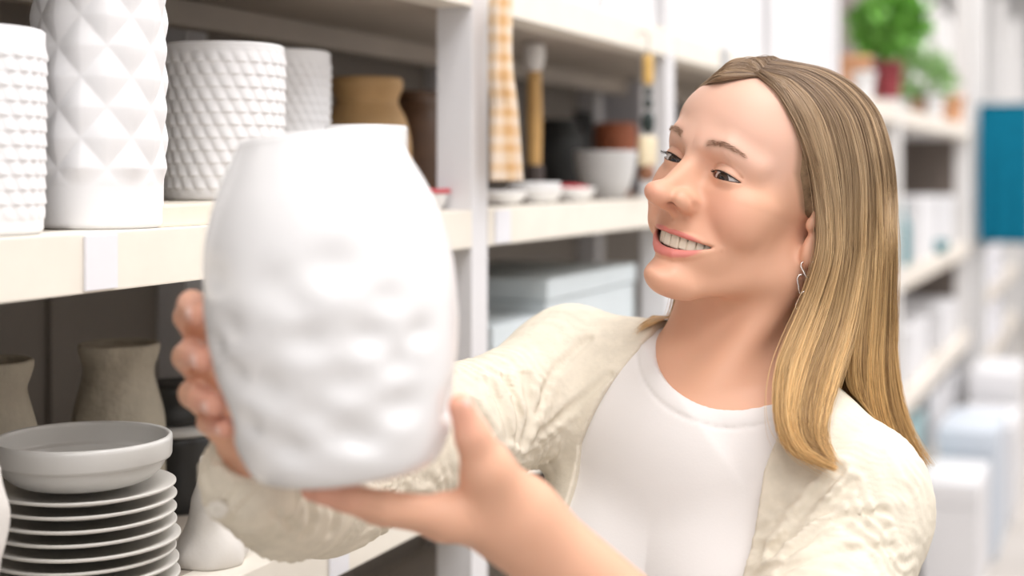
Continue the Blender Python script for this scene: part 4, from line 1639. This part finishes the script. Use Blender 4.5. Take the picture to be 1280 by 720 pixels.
def end_unit():
    white = MATS['unit_white']
    tw = mat('teal_towel', (.005, .165, .27), rough=.9, spec=.1, bump=.6, bscale=120, noise=.15, nscale=20)
    wt = mat('white_towel', (.80, .80, .84), rough=.9, spec=.1, bump=.5, bscale=150)
    Y = 7.9
    # teal towel over a rail on the end
    e = empty('bath_towel', (-.555, Y - .03, CAMZ + .02))
    mb = MB()
    n, m_ = 28, 20
    Wd, zt_, zb_ = .26, .335, -.395
    V, Q = [], []
    for j in range(m_ + 1):
        for i in range(n + 1):
            u = i / n
            t = j / m_
            V.append(((u - .5) * Wd, -.012 - .008 * math.sin(u * 17 + t) * t, zt_ + (zb_ - zt_) * t))
    for j in range(m_):
        for i in range(n):
            k = j * (n + 1) + i
            Q.append((k, k + 1, k + n + 2, k + n + 1))
    nv = len(V)
    V += [(x, y + .018, z) for x, y, z in V]
    Q2 = [tuple(nv + i for i in q[::-1]) for q in Q]
    edge = []
    for j in range(m_):
        for i in (0, n):
            a = j * (n + 1) + i
            edge.append((a, a + n + 1, a + n + 1 + nv, a + nv))
    for i in range(n):
        for j in (0, m_):
            a = j * (n + 1) + i
            edge.append((a, a + 1, a + 1 + nv, a + nv))
    mb.add(V, Q + Q2 + edge)
    mb.build('cloth', tw, e)
    box('rail', (-.104, -.004, zt_ - .004), (.15, .012, zt_ + .010), white, e, .003)
    tag(e, 'teal towel hanging from a bracket on the farthest shelving', 'towel')
    # piles of folded white towels on the boards of the farthest unit
    first = None
    nm = {1: 'top', 2: 'second', 3: 'third', 4: 'bottom'}
    for bi, z in ((1, 1.20), (2, .86), (3, .52), (4, .18)):
        for yi in range(2):
            y = Y + .45 + yi * .62
            for li in range(3):
                if first is None:
                    V, Q = box_v((-.17, -.22, 0), (.17, .22, .075), .03)
                    mb = MB()
                    mb.v.append(np.array(V))
                    mb.f = [tuple(q) for q in Q]
                    first = mb.build('folded_towel', wt)
                    o = first
                else:
                    o = first.copy()
                    COL.objects.link(o)
                o.location = (-.84, y, z + .001 + li * .0755)
                tag(o, '%s towel of the %s white pile on the %s board of the farthest shelving' % (('bottom', 'middle', 'top')[li], ('near', 'far')[yi], nm[bi]), 'towel', 'folded white towels on the farthest shelving')
    # white cartons standing on the floor along the far shelving
    wb, bl = MATS['white_carton'], mat('bluish_carton', (.62, .68, .76), rough=.5, noise=.04, nscale=5)
    for i, (y0, y1, h, d, m, w) in enumerate(((5.30, 5.78, .40, .20, wb, 'nearest white carton on the floor against the far shelving'), (5.84, 6.40, .50, .22, bl, 'bluish carton on the floor between two white cartons'),
                                              (6.46, 7.05, .42, .24, wb, 'middle white carton on the floor beyond the bluish carton'), (7.12, 7.70, .56, .22, wb, 'farthest white carton on the floor, before the farthest shelving'))):
        e = empty('carton', (-.665, (y0 + y1) / 2, 0))
        L = (y1 - y0) / 2 - .004
        box('body', (.003, -L, .001), (d, L, h * .8), m, e, .006)
        box('lid', (0, -L - .003, h * .805), (d + .003, L + .003, h), m, e, .006)
        tag(e, w, 'box')


def the_vase():
    """the dimpled white vase in her hands"""
    m = mat('vase_glaze', (.85, .85, .855), rough=.25, coat=.25, spec=.5)
    R, H = .0775, .2130
    c = cp(415, 381, .868)
    prof = smooth_prof([(.0460, 0), (.0545, .0035), (.0605, .011), (.0655, .027), (.0715, .056), (.0758, .090), (.0772, .118), (.0735, .148), (.0672, .171), (.0588, .190), (.0525, .2020), (.0492, .2080), (.0478, .2115), (.0468, .2128)], 150)
    out = [tuple(p) for p in prof]
    full = vessel(out, .005, .006)
    nout = len(out)
    rg = np.random.default_rng(21)
    # dimples: (angle relative to the viewer, height fraction, radius, depth); the ones facing the camera follow the photo
    dm = []

    def px_dim(px, py, r, d):
        dx = (px - (416 + (py - 386) * .075)) / F * .80
        rad = .0765
        dm.append((math.asin(max(-.98, min(.98, dx / rad))), .1067 - (py - 386) / F * .80, r, d))
    for q in ((300, 395, .014, .0026), (365, 345, .017, .0022), (440, 330, .019, .0034), (405, 420, .015, .0034), (485, 425, .015, .0036), (300, 460, .013, .0026), (345, 478, .016, .0034), (450, 480, .016, .0026), (410, 515, .014, .0022),
              (520, 465, .015, .0028), (525, 520, .016, .0036), (450, 545, .014, .0034), (365, 560, .014, .0034), (310, 530, .012, .0026), (505, 380, .014, .0020), (545, 430, .012, .0024), (275, 420, .012, .0026), (280, 330, .014, .0018), (395, 375, .013, .0016), (480, 560, .013, .0026)):
        px_dim(*q)
    for i in range(46):
        dm.append((rg.uniform(1.35, 4.95), rg.uniform(.012, .15), rg.uniform(.012, .018), rg.uniform(.002, .0035)))
    view = -math.pi / 2     # -Y of the local frame faces the camera

    def disp(a, z, r, k):
        d = np.zeros(len(a))
        if k == 0 or k > nout:
            return d
        for an, zz, rr, dd in dm:
            if abs(zz - z) > 3 * rr:
                continue
            da = (a - (view + an) + math.pi) % (2 * math.pi) - math.pi
            s2 = (da * r) ** 2 + ((z - zz) * 1.25) ** 2
            dd = dd * 1.3
            d -= dd * np.exp(-s2 / (2 * (rr * .62) ** 2)) - dd * .35 * np.exp(-((da * r) ** 2 + ((z - zz + rr * .9) * 1.3) ** 2) / (2 * (rr * .6) ** 2))
        return d
    V, Q = lathe(full, 240, disp)
    V[:, 2] = (V[:, 2] - H / 2) * .965
    # stands nearly upright in her hands, top leaning to the left
    ty, tx = math.radians(-6.0), math.radians(-2.0)
    Ry = np.array([[math.cos(ty), 0, math.sin(ty)], [0, 1, 0], [-math.sin(ty), 0, math.cos(ty)]])
    Rx = np.array([[1, 0, 0], [0, math.cos(tx), -math.sin(tx)], [0, math.sin(tx), math.cos(tx)]])
    Cm = V @ (Ry @ Rx).T + c
    o = MB().add(cw(Cm) - cw(c), Q).build('ceramic_vase', m, loc=Vector(cw(c)))
    tag(o, 'large white ceramic vase with soft dimples held up in her hands', 'vase')
    return o


def build_shop():
    room()
    post = mat('post_white', (.74, .735, .75), rough=.45)
    board = mat('board_taupe', (.42, .37, .315), rough=.6, noise=.10, nscale=12)
    edge = mat('edge_cream', (.85, .80, .71), rough=.5, noise=.04, nscale=22)
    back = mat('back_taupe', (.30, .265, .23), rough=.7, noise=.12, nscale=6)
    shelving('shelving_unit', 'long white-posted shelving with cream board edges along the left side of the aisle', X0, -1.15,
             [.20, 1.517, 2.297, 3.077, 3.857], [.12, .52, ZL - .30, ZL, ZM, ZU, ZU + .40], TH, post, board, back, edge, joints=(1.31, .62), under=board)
    ceramics()
    second_bay()
    lower_left()
    price_labels()
    # white cartons on the upper board of the near shelving
    wb = mat('white_carton', (.80, .80, .82), rough=.5, noise=.03, nscale=5)
    for i, (a, b, h, w) in enumerate(((1.60, 2.00, .30, 'white carton on the upper shelf above the checked towel'), (2.02, 2.29, .27, 'white carton on the upper shelf left of the second post'),
                                      (2.35, 2.72, .31, 'white carton on the upper shelf just right of the second post'), (2.74, 3.06, .28, 'white carton on the upper shelf above her hair parting'),
                                      (3.13, 3.50, .31, 'white carton on the upper shelf over the back of her head'), (3.51, 3.85, .30, 'last white carton at the far end of the upper shelf'))):
        e = empty('carton', (-.715, (a + b) / 2, ZU + TH))
        L = (b - a) / 2 - .003
        box('body', (-.30, -L, 0), (0, L, h * .8), wb, e, .004)
        box('lid', (-.302, -L - .002, h * .805), (.002, L + .002, h), wb, e, .004)
        tag(e, w, 'box')
    white = mat('unit_white', (.80, .79, .78), rough=.5)
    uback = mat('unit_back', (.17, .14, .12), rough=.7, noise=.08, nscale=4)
    uedge = mat('unit_edge', (.80, .74, .66), rough=.5)
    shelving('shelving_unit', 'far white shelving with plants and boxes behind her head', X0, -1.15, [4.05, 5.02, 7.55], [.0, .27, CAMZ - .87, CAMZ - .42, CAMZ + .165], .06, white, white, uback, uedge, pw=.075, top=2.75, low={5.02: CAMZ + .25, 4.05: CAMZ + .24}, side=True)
    right_unit()
    shelving('shelving_unit', 'farthest white shelving with folded towels at the right edge', -.66, -1.10, [7.95, 9.3, 10.7], [.12, .46, .80, 1.14], .06, white, white, white, uedge, pw=.06, top=2.6)
    end_unit()


def lights():
    sc = bpy.context.scene
    w = bpy.data.worlds.new('shop_ambient')
    sc.world = w
    w.use_nodes = True
    w.node_tree.nodes['Background'].inputs[0].default_value = (1, 1, 1, 1)
    w.node_tree.nodes['Background'].inputs[1].default_value = .3

    def lamp(name, loc, sx, sy, power, col=(1, .975, .975), tgt=None):
        l = bpy.data.lights.new(name, 'AREA')
        l.shape = 'RECTANGLE'
        l.size, l.size_y = sx, sy
        l.energy = power
        l.color = col
        o = bpy.data.objects.new(name, l)
        COL.objects.link(o)
        o.location = loc
        if tgt is not None:
            o.rotation_euler = (Vector(tgt) - Vector(loc)).to_track_quat('-Z', 'Y').to_euler()
        return o
    for i, y in enumerate((-1.2, .8, 2.8, 4.8, 7.0, 9.5, 12.5)):
        lamp('ceiling_lamp', (.35, y, 3.36), 1.3, 1.3, 38 if y < 6 else 50)
    for i, y in enumerate((-1, 2.5, 6, 10)):
        lamp('ceiling_lamp', (2.4, y, 3.36), 1.2, 1.2, 33)


def camera():
    cam = bpy.data.cameras.new('camera')
    co = bpy.data.objects.new('camera', cam)
    COL.objects.link(co)
    co.location = (0, 0, CAMZ)
    co.rotation_euler = (math.pi / 2, 0, YAW)
    cam.sensor_width = 36
    cam.lens = 50
    cam.shift_y = -(360 - PY) / 1280
    cam.clip_start = .02
    cam.dof.use_dof = True
    cam.dof.focus_distance = 1.17
    cam.dof.aperture_fstop = 2.75
    bpy.context.scene.camera = co
    return co


build_shop()
the_vase()
woman = build_person()
dress(woman)
build_hair(woman)
lights()
camera()
sc = bpy.context.scene
sc.view_settings.view_transform = 'Standard'
sc.view_settings.look = 'None'
sc.view_settings.gamma = 1
sc.view_settings.use_curve_mapping = False
sc.view_settings.exposure = 0.0
